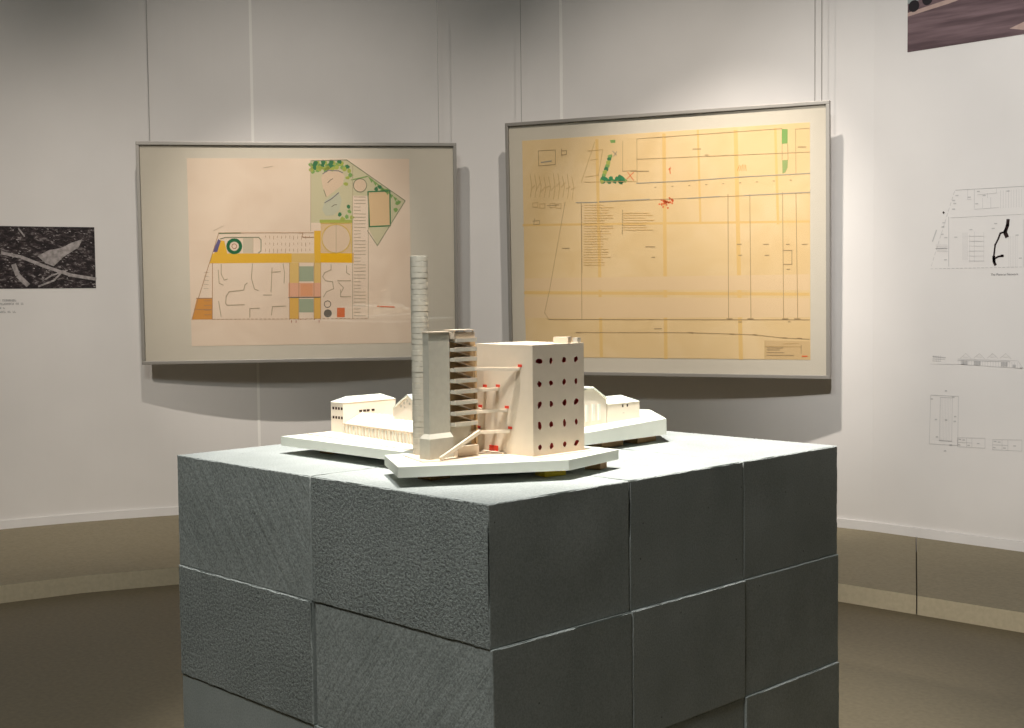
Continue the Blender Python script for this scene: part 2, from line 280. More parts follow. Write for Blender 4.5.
SURVEY_PLAN = {'fills': [
 ('stain',[(.2727,.9865),(.2836,.9855),(.2894,.0028),(.2783,.0026)]),
 ('stain',[(.5105,.9927),(.5226,.9917),(.5212,-0.0021),(.5089,-0.0023)]),
 ('stain',[(.7531,.9888),(.7663,.9876),(.7792,-0.0017),(.7659,-0.0019)]),
 ('stain',[(.6297,.9996),(.6364,.999),(.6426,.5888),(.6358,.5891)]),
 ('stain',[(.8854,.9855),(.8934,.9848),(.9012,.5774),(.8931,.5778)]),
 ('stain',[(-0.0039,.6178),(.999,.5902),(.9989,.5811),(-0.0041,.6076)]),
 ('stain',[(-0.003,.3068),(.9982,.2852),(.9981,.2725),(-0.0033,.2927)]),
 ('pinkpaper',[(-0.0017,.3654),(.9984,.3633),(.9982,.2957),(-0.0029,.3138)]),
 ('pinkpaper',[(-0.0036,.2809),(.9981,.2619),(.9995,.1814),(-0.0019,.1821)]),
 ('titleblock',[(.8525,.0821),(.9977,.0793),(.9994,.0026),(.8521,.0019)]),
 ('green',[(.3341,.906),(.3297,.8962),(.3237,.8939),(.3164,.9043),(.318,.9114),(.3238,.9131),(.3317,.9144)]),
 ('darkgreen',[(.3297,.8921),(.3277,.8871),(.3203,.8865),(.3154,.8897),(.3141,.898),(.3201,.9017),(.3281,.9008)]),
 ('lime',[(.3267,.8781),(.3248,.8707),(.3157,.8685),(.3112,.875),(.31,.883),(.316,.8876),(.3239,.888)]),
 ('green',[(.3244,.864),(.3201,.8552),(.3123,.8558),(.305,.8622),(.3086,.8688),(.313,.8777),(.3198,.8742)]),
 ('darkgreen',[(.3191,.8501),(.3167,.8405),(.3089,.8394),(.3026,.848),(.3038,.8562),(.3092,.8611),(.3159,.8582)]),
 ('lime',[(.3134,.8363),(.3118,.8276),(.3045,.8285),(.298,.8334),(.2972,.8415),(.3053,.8461),(.3117,.8466)]),
 ('green',[(.3102,.8222),(.3064,.8168),(.301,.8116),(.2947,.8192),(.2957,.8285),(.3014,.8344),(.3077,.8311)]),
 ('darkgreen',[(.3089,.808),(.3031,.8021),(.2972,.802),(.2916,.8044),(.292,.8148),(.2967,.8203),(.3051,.8149)]),
 ('lime',[(.3047,.794),(.2986,.7891),(.2932,.7835),(.2896,.791),(.2871,.8004),(.2932,.8025),(.2991,.8021)]),
 ('green',[(.3033,.8008),(.2988,.7952),(.2918,.7951),(.2868,.7975),(.2875,.8065),(.2918,.8132),(.2988,.8103)]),
 ('darkgreen',[(.3073,.7942),(.3065,.7893),(.2976,.7846),(.2902,.7917),(.2927,.8),(.2983,.8052),(.3066,.8001)]),
 ('green2',[(.3167,.8075),(.3136,.7976),(.3053,.7997),(.2978,.8031),(.2986,.8142),(.305,.8178),(.3121,.8131)]),
 ('green',[(.3221,.7995),(.3198,.7913),(.3115,.7892),(.3076,.7965),(.3066,.8048),(.3118,.8106),(.3188,.8061)]),
 ('darkgreen',[(.3295,.7929),(.3257,.7832),(.3184,.7836),(.3131,.7902),(.313,.7981),(.319,.8063),(.3269,.7987)]),
 ('green2',[(.3346,.8064),(.3345,.7982),(.3256,.799),(.3215,.8015),(.3188,.8116),(.3259,.8176),(.3341,.8146)]),
 ('green',[(.3439,.7979),(.3395,.7892),(.3322,.7923),(.3283,.7951),(.3269,.8031),(.3324,.8061),(.3393,.8035)]),
 ('darkgreen',[(.3481,.7918),(.345,.7819),(.3392,.7857),(.3326,.7897),(.3339,.796),(.3401,.8021),(.3479,.7971)]),
 ('green2',[(.3553,.8051),(.355,.7983),(.3461,.7959),(.3412,.801),(.3425,.8103),(.3473,.8154),(.3553,.8104)]),
 ('green',[(.3615,.7967),(.3616,.7887),(.3527,.7889),(.3455,.7943),(.3466,.8013),(.3531,.8035),(.3599,.8068)]),
 ('darkgreen',[(.3716,.7904),(.3666,.7806),(.3604,.7837),(.3564,.7865),(.3527,.7947),(.36,.8025),(.3663,.7985)]),
 ('green2',[(.3776,.8037),(.3754,.7983),(.3674,.7935),(.3615,.7997),(.3609,.8078),(.3674,.8172),(.3736,.8099)]),
 ('green',[(.3858,.795),(.3804,.7849),(.3733,.7888),(.3701,.7918),(.3675,.8013),(.3743,.8047),(.3807,.8018)]),
 ('darkgreen',[(.3697,.8102),(.3645,.801),(.3565,.7998),(.3481,.8071),(.3521,.8153),(.3562,.8233),(.3658,.8175)]),
 ('darkgreen',[(.3779,.7964),(.3756,.7881),(.3662,.7843),(.3614,.7922),(.3586,.8031),(.3666,.809),(.374,.8047)]),
 ('darkgreen',[(.3702,.788),(.3682,.7778),(.3599,.7795),(.3552,.7847),(.3509,.7943),(.3602,.7998),(.3688,.7962)]),
 ('green',[(.3252,.9777),(.345,.9782),(.3448,.965),(.3286,.965)]),
 ('green',[(.9101,.9791),(.9292,.9775),(.929,.9173),(.9099,.9167)]),
 ('lightgreen',[(.9112,.8478),(.9296,.8485),(.9285,.8152),(.9205,.7949),(.9119,.7913)]),
 ('redink',[(.539,.6879),(.5449,.6893),(.5466,.6831),(.5413,.6812)]),
 ('redink',[(.5169,.6925),(.5228,.6939),(.5245,.6877),(.5193,.6858)]),
 ('redink',[(.5148,.6912),(.5208,.6927),(.5224,.6864),(.5172,.6845)]),
 ('redink',[(.5025,.6829),(.5084,.6843),(.5101,.6781),(.5048,.6762)]),
 ('redink',[(.5121,.6964),(.5181,.6979),(.5197,.6916),(.5145,.6897)]),
 ('redink',[(.5207,.6975),(.5266,.699),(.5283,.6927),(.523,.6908)]),
 ('redink',[(.5148,.6973),(.5207,.6988),(.5224,.6925),(.5171,.6906)]),
 ('redink',[(.5091,.7016),(.515,.7031),(.5167,.6968),(.5114,.6949)]),
 ('redink',[(.5015,.7037),(.5074,.7051),(.5091,.6989),(.5038,.697)]),
 ('redink',[(.5302,.7113),(.5361,.7127),(.5378,.7065),(.5326,.7046)]),
 ('redink',[(.5236,.6682),(.5295,.6697),(.5312,.6634),(.5259,.6615)]),
 ('redink',[(.5174,.6949),(.5233,.6963),(.525,.6901),(.5197,.6882)]),
 ('redink',[(.5273,.6904),(.5332,.6919),(.5349,.6856),(.5296,.6837)]),
 ('redink',[(.5029,.6874),(.5088,.6888),(.5105,.6826),(.5052,.6807)]),
 ('redink',[(.5373,.7027),(.5432,.7041),(.5449,.6979),(.5397,.696)]),
 ('redink',[(.5407,.6996),(.5466,.701),(.5482,.6948),(.543,.6929)]),
 ('redink',[(.5382,.7064),(.5441,.7079),(.5458,.7016),(.5406,.6998)]),
 ('redink',[(.5199,.6954),(.5258,.6968),(.5275,.6906),(.5222,.6887)]),
 ('redink',[(.5085,.6965),(.5144,.6979),(.5161,.6917),(.5108,.6898)]),
 ('redink',[(.5163,.6979),(.5222,.6993),(.5239,.6931),(.5186,.6912)]),
 ('redink',[(.5275,.6939),(.5334,.6953),(.5351,.6891),(.5299,.6872)]),
 ('redink',[(.5143,.6899),(.5203,.6914),(.5219,.6851),(.5167,.6832)]),
 ('redink',[(.5411,.7),(.5471,.7014),(.5487,.6952),(.5435,.6933)]),
 ('redink',[(.5264,.6924),(.5324,.6938),(.534,.6876),(.5288,.6857)]),
 ('redink',[(.5072,.6732),(.5132,.6747),(.5148,.6684),(.5096,.6665)]),
 ('redink',[(.523,.6932),(.5289,.6947),(.5306,.6884),(.5253,.6865)]),
 ('redink',[(.5172,.6906),(.5231,.692),(.5248,.6858),(.5195,.6839)]),
 ('redink',[(.5309,.7076),(.5368,.709),(.5385,.7028),(.5332,.7009)]),
 ('redink',[(.5404,.6969),(.5463,.6984),(.548,.6922),(.5428,.6902)]),
 ('redink',[(.5101,.687),(.516,.6885),(.5177,.6822),(.5124,.6803)]),
 ('redink',[(.5133,.7),(.5193,.7015),(.5209,.6952),(.5157,.6933)]),
 ('redink',[(.5327,.6931),(.5386,.6945),(.5403,.6883),(.5351,.6864)]),
 ('redink',[(.4943,.6864),(.5003,.6878),(.5019,.6816),(.4967,.6797)]),
 ('redink',[(.5191,.6826),(.525,.6841),(.5267,.6779),(.5215,.6759)]),
],'lines': [
 ('ink',.5,[(.1585,.7105),(.0936,.3032),(.0743,.2054),(.091,.175)]),
 ('ink',.7,[(.091,.175),(.9979,.1708)]),
 ('ink',.6,[(.2181,.7073),(.2142,.175)]),
 ('greyink',.5,[(.2706,.9733),(.2198,.7976)]),
 ('greyink',.5,[(.2308,.7969),(.4191,.7893)]),
 ('blueink',.9,[(.419,.7805),(.6037,.7806),(.7714,.7859),(.9995,.7875)]),
 ('ink',.5,[(.4217,.974),(.4208,.7804)]),
 ('blueink',1.0,[(.1995,.706),(.2771,.7041)]),
 ('blueink',1.1,[(.2844,.706),(.464,.7072)]),
 ('blueink',1.0,[(.596,.7042),(.7044,.7067)]),
 ('blueink',.9,[(.7873,.7062),(.9993,.7086)]),
 ('ink',.5,[(.2844,.7037),(.9993,.7065)]),
 ('ink',.5,[(.4217,.9762),(.9117,.9811)]),
 ('ink',.5,[(.9545,.9752),(.9554,.7842)]),
 ('ink',.4,[(.9545,.9752),(.9999,.9753)]),
 ('ink',.5,[(.4205,.8863),(.9997,.8764)]),
 ('ink',.7,[(.7328,.7136),(.732,.1737)]),
 ('ink',.7,[(.8054,.7094),(.8069,.1737)]),
 ('ink',.7,[(.9122,.7116),(.9141,.1737)]),
 ('ink',.7,[(.9551,.7091),(.9597,.1738)]),
 ('ink',.8,[(.9143,.4669),(.9416,.466),(.9413,.4068),(.9141,.4075)]),
 ('ink',.6,[(.1925,.1148),(.5968,.1151),(.8164,.1065),(.9112,.0935),(.9977,.0879)]),
 ('ink',1.2,[(.1925,.1148),(.2075,.114)]),
 ('ink',1.2,[(.5968,.1151),(.6106,.1143)]),
 ('ink',1.2,[(.7365,.1094),(.7499,.1086)]),
 ('ink',1.2,[(.8131,.1065),(.8263,.1057)]),
 ('ink',1.2,[(.9112,.0935),(.9241,.0927)]),
 ('ink',1.2,[(.9594,.0918),(.9722,.091)]),
 ('ink',1.6,[(.7269,.1746),(.7437,.1746)]),
 ('ink',1.6,[(.797,.1746),(.8136,.1746)]),
 ('ink',1.6,[(.9115,.1737),(.9276,.1737)]),
 ('ink',1.6,[(.9501,.1738),(.9661,.1738)]),
 ('ink',.6,[(.0611,.9494),(.1255,.9489),(.1242,.8832),(.0615,.8809),(.0611,.9494)]),
 ('blueink',1.2,[(.0714,.8962),(.1095,.9002)]),
 ('ink',.8,[(.1479,.9426),(.1667,.9434),(.1663,.9254),(.1476,.9246),(.1481,.9517)]),
 ('greyink',.5,[(.0282,.8449),(.0346,.7864),(.0278,.7398)]),
 ('greyink',.5,[(.0458,.8415),(.0522,.7853),(.0455,.7381)]),
 ('greyink',.5,[(.0632,.8325),(.0698,.7842),(.0632,.7399)]),
 ('greyink',.5,[(.0807,.8293),(.0873,.7831),(.0806,.7351)]),
 ('greyink',.5,[(.0981,.8284),(.1048,.7821),(.0981,.7352)]),
 ('greyink',.5,[(.1159,.8437),(.1222,.781),(.1154,.7251)]),
 ('greyink',.5,[(.1332,.8411),(.1395,.7799),(.1328,.7258)]),
 ('greyink',.5,[(.1502,.8269),(.1568,.7789),(.1503,.7344)]),
 ('greyink',.5,[(.1676,.8359),(.174,.7778),(.1674,.7271)]),
 ('greyink',.5,[(.1846,.8248),(.1912,.7768),(.1845,.7208)]),
 ('greyink',.5,[(.0306,.7778),(.0463,.793)]),
 ('greyink',.5,[(.0496,.7679),(.0656,.8031)]),
 ('greyink',.5,[(.0686,.7632),(.0843,.7825)]),
 ('greyink',.5,[(.0881,.7812),(.1034,.7877)]),
 ('greyink',.5,[(.1068,.7664),(.1223,.7861)]),
 ('greyink',.5,[(.126,.7833),(.1414,.8009)]),
 ('greyink',.5,[(.1448,.7781),(.1602,.7985)]),
 ('greyink',.5,[(.1634,.7698),(.1785,.7801)]),
 ('greyink',.5,[(.182,.7662),(.1971,.7744)]),
 ('greyink',.5,[(.0369,.7125),(.0561,.7138),(.0557,.6931),(.0365,.6941),(.0369,.7125)]),
 ('greyink',.5,[(.0636,.7065),(.0827,.7078),(.0823,.6871),(.0632,.6881),(.0636,.7065)]),
 ('greyink',.5,[(.1018,.7068),(.1207,.708),(.1203,.6875),(.1014,.6884),(.1018,.7068)]),
 ('greyink',.5,[(.1244,.7033),(.1433,.7045),(.1429,.684),(.1241,.685),(.1244,.7033)]),
 ('ink',.6,[(.0351,.6295),(.062,.6306),(.0617,.6145),(.0386,.6132),(.043,.6407)]),
 ('ink',.5,[(.1357,.6981),(.0902,.6982)]),
 ('grey',.9,[(.3353,.9281),(.3494,.9093)]),
 ('grey',.9,[(.3385,.9056),(.3496,.9247)]),
 ('redink',.6,[(.3876,.8312),(.4085,.7944)]),
 ('redink',.6,[(.409,.8298),(.3836,.8005)]),
 ('ink',.5,[(.3718,.9694),(.3698,.8369),(.4198,.8378)]),
 ('greyink',.6,[(.2443,.9351),(.2992,.9376),(.2828,.8249),(.2349,.8191)]),
 ('greyink',.6,[(.2546,.8941),(.2803,.8966)]),
 ('ink',.6,[(.9289,.9152),(.9303,.8485)]),
 ('ink',.5,[(.9115,.9166),(.9112,.8499)]),
 ('redink',1.0,[(.5355,.8386),(.537,.8167)]),
 ('redink',.8,[(.532,.8345),(.539,.8405)]),
 ('noteink',.45,[(.229,.6932),(.2985,.6904)]),
 ('noteink',.45,[(.2288,.6814),(.3354,.6768)]),
 ('noteink',.45,[(.2286,.6696),(.3176,.666)]),
 ('noteink',.45,[(.2284,.6579),(.314,.6546)]),
 ('noteink',.45,[(.2282,.6461),(.3333,.6419)]),
 ('noteink',.45,[(.228,.6343),(.334,.6303)]),
 ('noteink',.45,[(.2278,.6226),(.3031,.62)]),
 ('noteink',.45,[(.2275,.6108),(.2993,.6085)]),
 ('noteink',.45,[(.2273,.599),(.3321,.5953)]),
 ('noteink',.45,[(.2271,.5872),(.3352,.5835)]),
 ('noteink',.45,[(.2269,.5754),(.317,.5726)]),
 ('noteink',.45,[(.2267,.5636),(.3249,.5606)]),
 ('noteink',.45,[(.2265,.5518),(.2937,.5501)]),
 ('noteink',.45,[(.2263,.5399),(.3141,.5376)]),
 ('noteink',.45,[(.2261,.5281),(.296,.5265)]),
 ('noteink',.45,[(.2259,.5163),(.298,.5147)]),
 ('noteink',.45,[(.2257,.5045),(.2945,.5031)]),
 ('noteink',.45,[(.2254,.4926),(.3154,.4906)]),
 ('noteink',.45,[(.2252,.4808),(.3169,.4788)]),
 ('noteink',.45,[(.225,.4689),(.3103,.4673)]),
 ('noteink',.45,[(.2248,.4571),(.3227,.4552)]),
 ('noteink',.45,[(.2246,.4452),(.2947,.4442)]),
 ('noteink',.45,[(.2244,.4333),(.3011,.4322)]),
 ('noteink',.45,[(.2242,.4215),(.2985,.4205)]),
 ('noteink',.45,[(.3706,.65),(.4635,.6463)]),
 ('noteink',.45,[(.3705,.6393),(.4753,.6351)]),
 ('noteink',.45,[(.3703,.6286),(.4493,.6257)]),
 ('noteink',.45,[(.3701,.6178),(.4797,.6137)]),
 ('noteink',.45,[(.37,.6071),(.4563,.6041)]),
 ('noteink',.45,[(.3698,.5964),(.4497,.5938)]),
 ('noteink',.45,[(.3697,.5857),(.4519,.5831)]),
 ('noteink',.45,[(.3695,.5749),(.4735,.5715)]),
 ('ink',.9,[(.2189,.6892),(.2196,.6864)]),
 ('ink',.9,[(.2188,.6774),(.2195,.6723)]),
 ('ink',.9,[(.2187,.6656),(.2194,.6613)]),
 ('ink',.9,[(.2186,.6538),(.2193,.6482)]),
 ('ink',.9,[(.2185,.642),(.2192,.6371)]),
 ('ink',.9,[(.2184,.6302),(.2191,.627)]),
 ('ink',.9,[(.2183,.6184),(.219,.6149)]),
 ('ink',.9,[(.2182,.6066),(.2188,.5986)]),
 ('ink',.9,[(.2181,.5948),(.2188,.589)]),
 ('ink',.9,[(.218,.583),(.2186,.5753)]),
 ('ink',.9,[(.2179,.5712),(.2185,.5632)]),
 ('ink',.9,[(.2178,.5594),(.2185,.5533)]),
 ('ink',.9,[(.2177,.5476),(.2183,.5398)]),
 ('ink',.9,[(.2176,.5357),(.2183,.5307)]),
 ('ink',.9,[(.2175,.5239),(.2182,.5195)]),
 ('ink',.9,[(.2174,.512),(.218,.5048)]),
 ('ink',.9,[(.2173,.5002),(.218,.4956)]),
 ('ink',.9,[(.2172,.4883),(.2179,.4841)]),
 ('ink',.9,[(.2171,.4765),(.2178,.4711)]),
 ('ink',.9,[(.217,.4646),(.2177,.4596)]),
 ('ink',.9,[(.2169,.4527),(.2175,.4447)]),
 ('ink',.9,[(.2168,.4409),(.2174,.4332)]),
 ('ink',.9,[(.2167,.429),(.2173,.4222)]),
 ('ink',.9,[(.2166,.4171),(.2172,.4094)]),
 ('ink',.9,[(.2165,.4052),(.2172,.401)]),
 ('ink',.9,[(.2164,.3933),(.2171,.3891)]),
 ('ink',.9,[(.3672,.6635),(.3679,.6577)]),
 ('ink',.9,[(.367,.651),(.3677,.6452)]),
 ('ink',.9,[(.3669,.6385),(.3675,.6327)]),
 ('ink',.9,[(.3667,.626),(.3673,.6202)]),
 ('ink',.9,[(.3665,.6135),(.3671,.6077)]),
 ('ink',.9,[(.3663,.601),(.3669,.5952)]),
 ('ink',.9,[(.3661,.5885),(.3667,.5827)]),
 ('ink',.9,[(.3659,.576),(.3665,.5701)]),
 ('ink',.9,[(.3657,.5634),(.3664,.5576)]),
 ('ink',.9,[(.6153,.9171),(.6424,.9154)]),
 ('ink',.9,[(.6573,.888),(.6674,.8877)]),
 ('ink',.9,[(.4488,.4974),(.4807,.4968)]),
 ('ink',.9,[(.4695,.45),(.4801,.4502)]),
 ('ink',.9,[(.145,.5007),(.1714,.5003)]),
 ('ink',.9,[(.7628,.4976),(.776,.4976)]),
 ('ink',.9,[(.7674,.4501),(.7773,.4502)]),
 ('ink',.9,[(.8498,.4946),(.8661,.4944)]),
 ('ink',.9,[(.8545,.4475),(.8675,.4475)]),
 ('ink',.9,[(.9241,.492),(.9337,.4921)]),
 ('ink',.9,[(.975,.4902),(.9908,.4901)]),
 ('ink',.9,[(.9253,.386),(.9349,.3862)]),
 ('ink',.9,[(.7654,.162),(.7754,.1624)]),
 ('ink',.9,[(.9292,.1622),(.9356,.1626)]),
 ('ink',.9,[(.476,.1323),(.5008,.1329)]),
 ('ink',.9,[(.3984,.8349),(.4621,.831)]),
 ('ink',.9,[(.9621,.9001),(.9872,.8985)]),
 ('ink',.8,[(.4822,.7589),(.4875,.7586)]),
 ('ink',.8,[(.5415,.7595),(.5467,.7591)]),
 ('ink',.8,[(.6,.76),(.6051,.7597)]),
 ('ink',.8,[(.6578,.7605),(.6629,.7602)]),
 ('ink',.8,[(.7149,.761),(.7199,.7607)]),
 ('ink',.8,[(.7713,.7615),(.7762,.7612)]),
 ('ink',.8,[(.8269,.762),(.8318,.7617)]),
 ('ink',.8,[(.8819,.7624),(.8868,.7621)]),
 ('ink',.8,[(.9363,.7629),(.9411,.7626)]),
 ('orangeink',.6,[(.765,.814),(.7718,.8361)]),
 ('orangeink',.6,[(.7723,.8135),(.7767,.8336)]),
 ('orangeink',.6,[(.7795,.813),(.7817,.8381)]),
 ('orangeink',.6,[(.7867,.8125),(.7866,.8371)]),
 ('orangeink',.6,[(.7939,.812),(.7915,.8355)]),
 ('ink',.8,[(.8589,.0506),(.911,.0504)]),
 ('ink',.8,[(.8588,.0419),(.9012,.0417)]),
 ('ink',.8,[(.8588,.0302),(.9141,.0302)]),
 ('ink',.8,[(.8587,.0181),(.9464,.0187)]),
 ('greyink',.5,[(.8525,.0821),(.8521,.0019)]),
 ('ink',.7,[(.9705,.0619),(.9704,.0277)]),
 ('redink',1.2,[(.9736,.0149),(.9895,.0152)]),
 ('greyink',.5,[(.8523,.0561),(.9689,.0555)]),
 ('greyink',.5,[(.9111,.0677),(.9626,.0704)]),
]}

WALL_PLAN = [
 (0.0022,[(-1.4734,.8444),(-1.4787,.8284)]),
 (0.0022,[(-1.4822,.8177),(-1.4875,.8016)]),
 (0.0022,[(-1.491,.7909),(-1.4963,.7749)]),
 (0.0022,[(-1.4999,.7641),(-1.5052,.748)]),
 (0.0022,[(-1.5087,.7373),(-1.5141,.7211)]),
 (0.0022,[(-1.5176,.7103),(-1.523,.6941)]),
 (0.0022,[(-1.5265,.6833),(-1.5319,.6671)]),
 (0.0022,[(-1.5354,.6562),(-1.5408,.64)]),
 (0.0022,[(-1.5444,.6291),(-1.5498,.6128)]),
 (0.0022,[(-1.5534,.6019),(-1.5587,.5856)]),
 (0.0022,[(-1.5623,.5746),(-1.5677,.5582)]),
 (0.0022,[(-1.5714,.5473),(-1.5768,.5309)]),
 (0.0022,[(-1.5804,.5199),(-1.5858,.5034)]),
 (0.0022,[(-1.5894,.4924),(-1.5949,.4759)]),
 (0.002,[(-1.5985,.4616),(-1.5847,.4615)]),
 (0.002,[(-1.5755,.4615),(-1.5618,.4615)]),
 (0.002,[(-1.5527,.4614),(-1.5391,.4614)]),
 (0.002,[(-1.53,.4614),(-1.5164,.4613)]),
 (0.002,[(-1.5074,.4613),(-1.4939,.4613)]),
 (0.002,[(-1.4849,.4613),(-1.4714,.4612)]),
 (0.002,[(-1.4625,.4612),(-1.4491,.4612)]),
 (0.002,[(-1.4402,.4611),(-1.4269,.4611)]),
 (0.002,[(-1.418,.4611),(-1.4048,.461)]),
 (0.002,[(-1.396,.461),(-1.3828,.461)]),
 (0.002,[(-1.374,.461),(-1.3609,.4609)]),
 (0.002,[(-1.3522,.4609),(-1.3392,.4609)]),
 (0.002,[(-1.3305,.4608),(-1.3175,.4608)]),
 (0.002,[(-1.3089,.4608),(-1.2959,.4607)]),
 (0.002,[(-1.2873,.4607),(-1.2745,.4607)]),
 (0.002,[(-1.2659,.4607),(-1.2531,.4606)]),
 (0.002,[(-1.2446,.4606),(-1.2319,.4606)]),
 (0.002,[(-1.2234,.4605),(-1.2107,.4605)]),
 (0.002,[(-1.2023,.4605),(-1.1897,.4605)]),
 (0.002,[(-1.1813,.4604),(-1.1688,.4604)]),
 (0.002,[(-1.1604,.4604),(-1.1479,.4603)]),
 (0.002,[(-1.1396,.4603),(-1.1272,.4603)]),
 (0.0022,[(-1.4691,.8506),(-1.2285,.8474)]),
 (0.0028,[(-1.2285,.8474),(-1.0672,.8459)]),
 (0.0032,[(-1.503,.719),(-1.5011,.4717)]),
 (0.0014,[(-1.4942,.7144),(-1.0658,.713)]),
 (0.0022,[(-1.3704,.8473),(-1.3696,.7551)]),
 (0.0014,[(-1.3679,.7501),(-1.244,.7512)]),
 (0.0016,[(-1.4045,.848),(-1.4041,.7992),(-1.3853,.7997)]),
 (0.0014,[(-1.3533,.8204),(-1.2571,.8222),(-1.2573,.8446)]),
 (0.0012,[(-1.3278,.8026),(-1.3274,.7543)]),
 (0.0014,[(-1.3029,.8252),(-1.3026,.8011)]),
 (0.0014,[(-1.286,.8041),(-1.2855,.7503)]),
 (0.0012,[(-1.2366,.8336),(-1.2358,.7476)]),
 (0.0012,[(-1.2234,.8336),(-1.2226,.7476)]),
 (0.0012,[(-1.2103,.8335),(-1.2095,.7477)]),
 (0.0012,[(-1.1973,.8334),(-1.1964,.7477)]),
 (0.0012,[(-1.1842,.8334),(-1.1834,.7478)]),
 (0.0012,[(-1.1712,.8333),(-1.1704,.7478)]),
 (0.0012,[(-1.1583,.8332),(-1.1574,.7479)]),
 (0.0012,[(-1.1454,.8331),(-1.1445,.748)]),
 (0.0012,[(-1.1325,.8331),(-1.1316,.748)]),
 (0.0012,[(-1.1196,.833),(-1.1187,.7481)]),
 (0.0012,[(-1.1068,.8329),(-1.1059,.7481)]),
 (0.0012,[(-1.0941,.8329),(-1.0932,.7482)]),
 (0.0014,[(-1.3957,.6183),(-1.3194,.6152)]),
 (0.002,[(-1.3955,.5939),(-1.3192,.591)]),
 (0.0014,[(-1.3953,.5695),(-1.319,.5668)]),
 (0.002,[(-1.3951,.545),(-1.3187,.5426)]),
 (0.0014,[(-1.3949,.5206),(-1.3185,.5183)]),
 (0.002,[(-1.3947,.4961),(-1.3183,.4941)]),
 (0.0014,[(-1.3686,.6391),(-1.3673,.4889)]),
 (0.0012,[(-1.3924,.628),(-1.3912,.4895)]),
 (0.001,[(-1.3196,.637),(-1.3183,.4916)]),
 (0.0009,[(-1.4285,.6376),(-1.4274,.5027)]),
 (0.0009,[(-1.4233,.6374),(-1.4222,.5026)]),
 (0.0009,[(-1.4182,.6372),(-1.4171,.5024)]),
 (0.0009,[(-1.413,.637),(-1.4119,.5023)]),
 (0.0009,[(-1.4079,.6368),(-1.4067,.5022)]),
 (0.0009,[(-1.4027,.6365),(-1.4016,.502)]),
 (0.0009,[(-1.1934,.6117),(-1.1919,.4604)]),
 (0.0009,[(-1.1852,.6114),(-1.1837,.4602)]),
 (0.0009,[(-1.1771,.6111),(-1.1756,.46)]),
 (0.0009,[(-1.169,.6107),(-1.1674,.4598)]),
 (0.0009,[(-1.1608,.6104),(-1.1593,.4596)]),
 (0.0009,[(-1.1527,.6101),(-1.1512,.4594)]),
 (0.0022,[(-1.1229,.6877),(-1.1205,.4587)]),
 (0.0012,[(-1.5725,.5815),(-1.508,.5792)]),
 (0.0012,[(-1.5707,.5731),(-1.508,.571)]),
 (0.0012,[(-1.5689,.5648),(-1.5079,.5627)]),
 (0.0012,[(-1.567,.5564),(-1.5078,.5545)]),
 (0.0012,[(-1.5652,.5481),(-1.5078,.5462)]),
 (0.003,[(-1.5724,.5641),(-1.5105,.5628)]),
 (0.005,[(-1.4663,.8235),(-1.4542,.8231)]),
 (0.005,[(-1.4835,.8),(-1.4713,.7996)]),
 (0.005,[(-1.4773,.7849),(-1.4651,.7845)]),
 (0.005,[(-1.4832,.7573),(-1.471,.7571)]),
 (0.005,[(-1.5353,.6917),(-1.5229,.6916)]),
 (0.005,[(-1.5395,.6713),(-1.5272,.6711)]),
 (0.005,[(-1.5437,.6343),(-1.5313,.6342)]),
 (0.005,[(-1.5233,.6169),(-1.5109,.6168)]),
 (0.005,[(-1.4708,.6165),(-1.4586,.6164)]),
 (0.005,[(-1.3917,.6507),(-1.3798,.6506)]),
 (0.005,[(-1.5251,.5054),(-1.5127,.5055)]),
 (0.005,[(-1.4016,.8113),(-1.3897,.8109)]),
 (0.005,[(-1.2054,.8284),(-1.1939,.8281)]),
 (0.005,[(-1.2656,.6748),(-1.254,.6746)]),
 (0.005,[(-1.2779,.6513),(-1.2663,.6512)]),
 (0.005,[(-1.1585,.6143),(-1.1471,.6142)]),
 (0.005,[(-1.1411,.5028),(-1.1298,.5029)]),
 (0.005,[(-1.3254,.8146),(-1.3136,.8142)]),
 (0.005,[(-1.3551,.8366),(-1.3433,.8362)]),
 (0.005,[(-1.363,.7765),(-1.3512,.7762)]),
 (0.006,[(-1.5686,.6552),(-1.5887,.6012)]),
]
WALL_SQUIGGLE = [
 (0.0165,[(-1.1982,.6875),(-1.2005,.6637),(-1.21,.6363)]),
 (0.011,[(-1.2101,.6443),(-1.2181,.6287)]),
 (0.019,[(-1.2099,.6243),(-1.204,.6106)]),
 (0.0085,[(-1.2165,.6318),(-1.2362,.6263),(-1.2467,.5979),(-1.2613,.5704),(-1.2652,.5344),(-1.2682,.5064)]),
 (0.015,[(-1.2674,.512),(-1.2664,.4927)]),
 (0.013,[(-1.2682,.5024),(-1.2647,.4862),(-1.2596,.4748)]),
 (0.0085,[(-1.2665,.5023),(-1.2459,.513),(-1.2236,.5171)]),
 (0.012,[(-1.2286,.5165),(-1.222,.5163)]),
]
WALL_ARROW = [(-1.5365,.743),(-1.5313,.7493),(-1.5242,.7423),(-1.5303,.7344)]
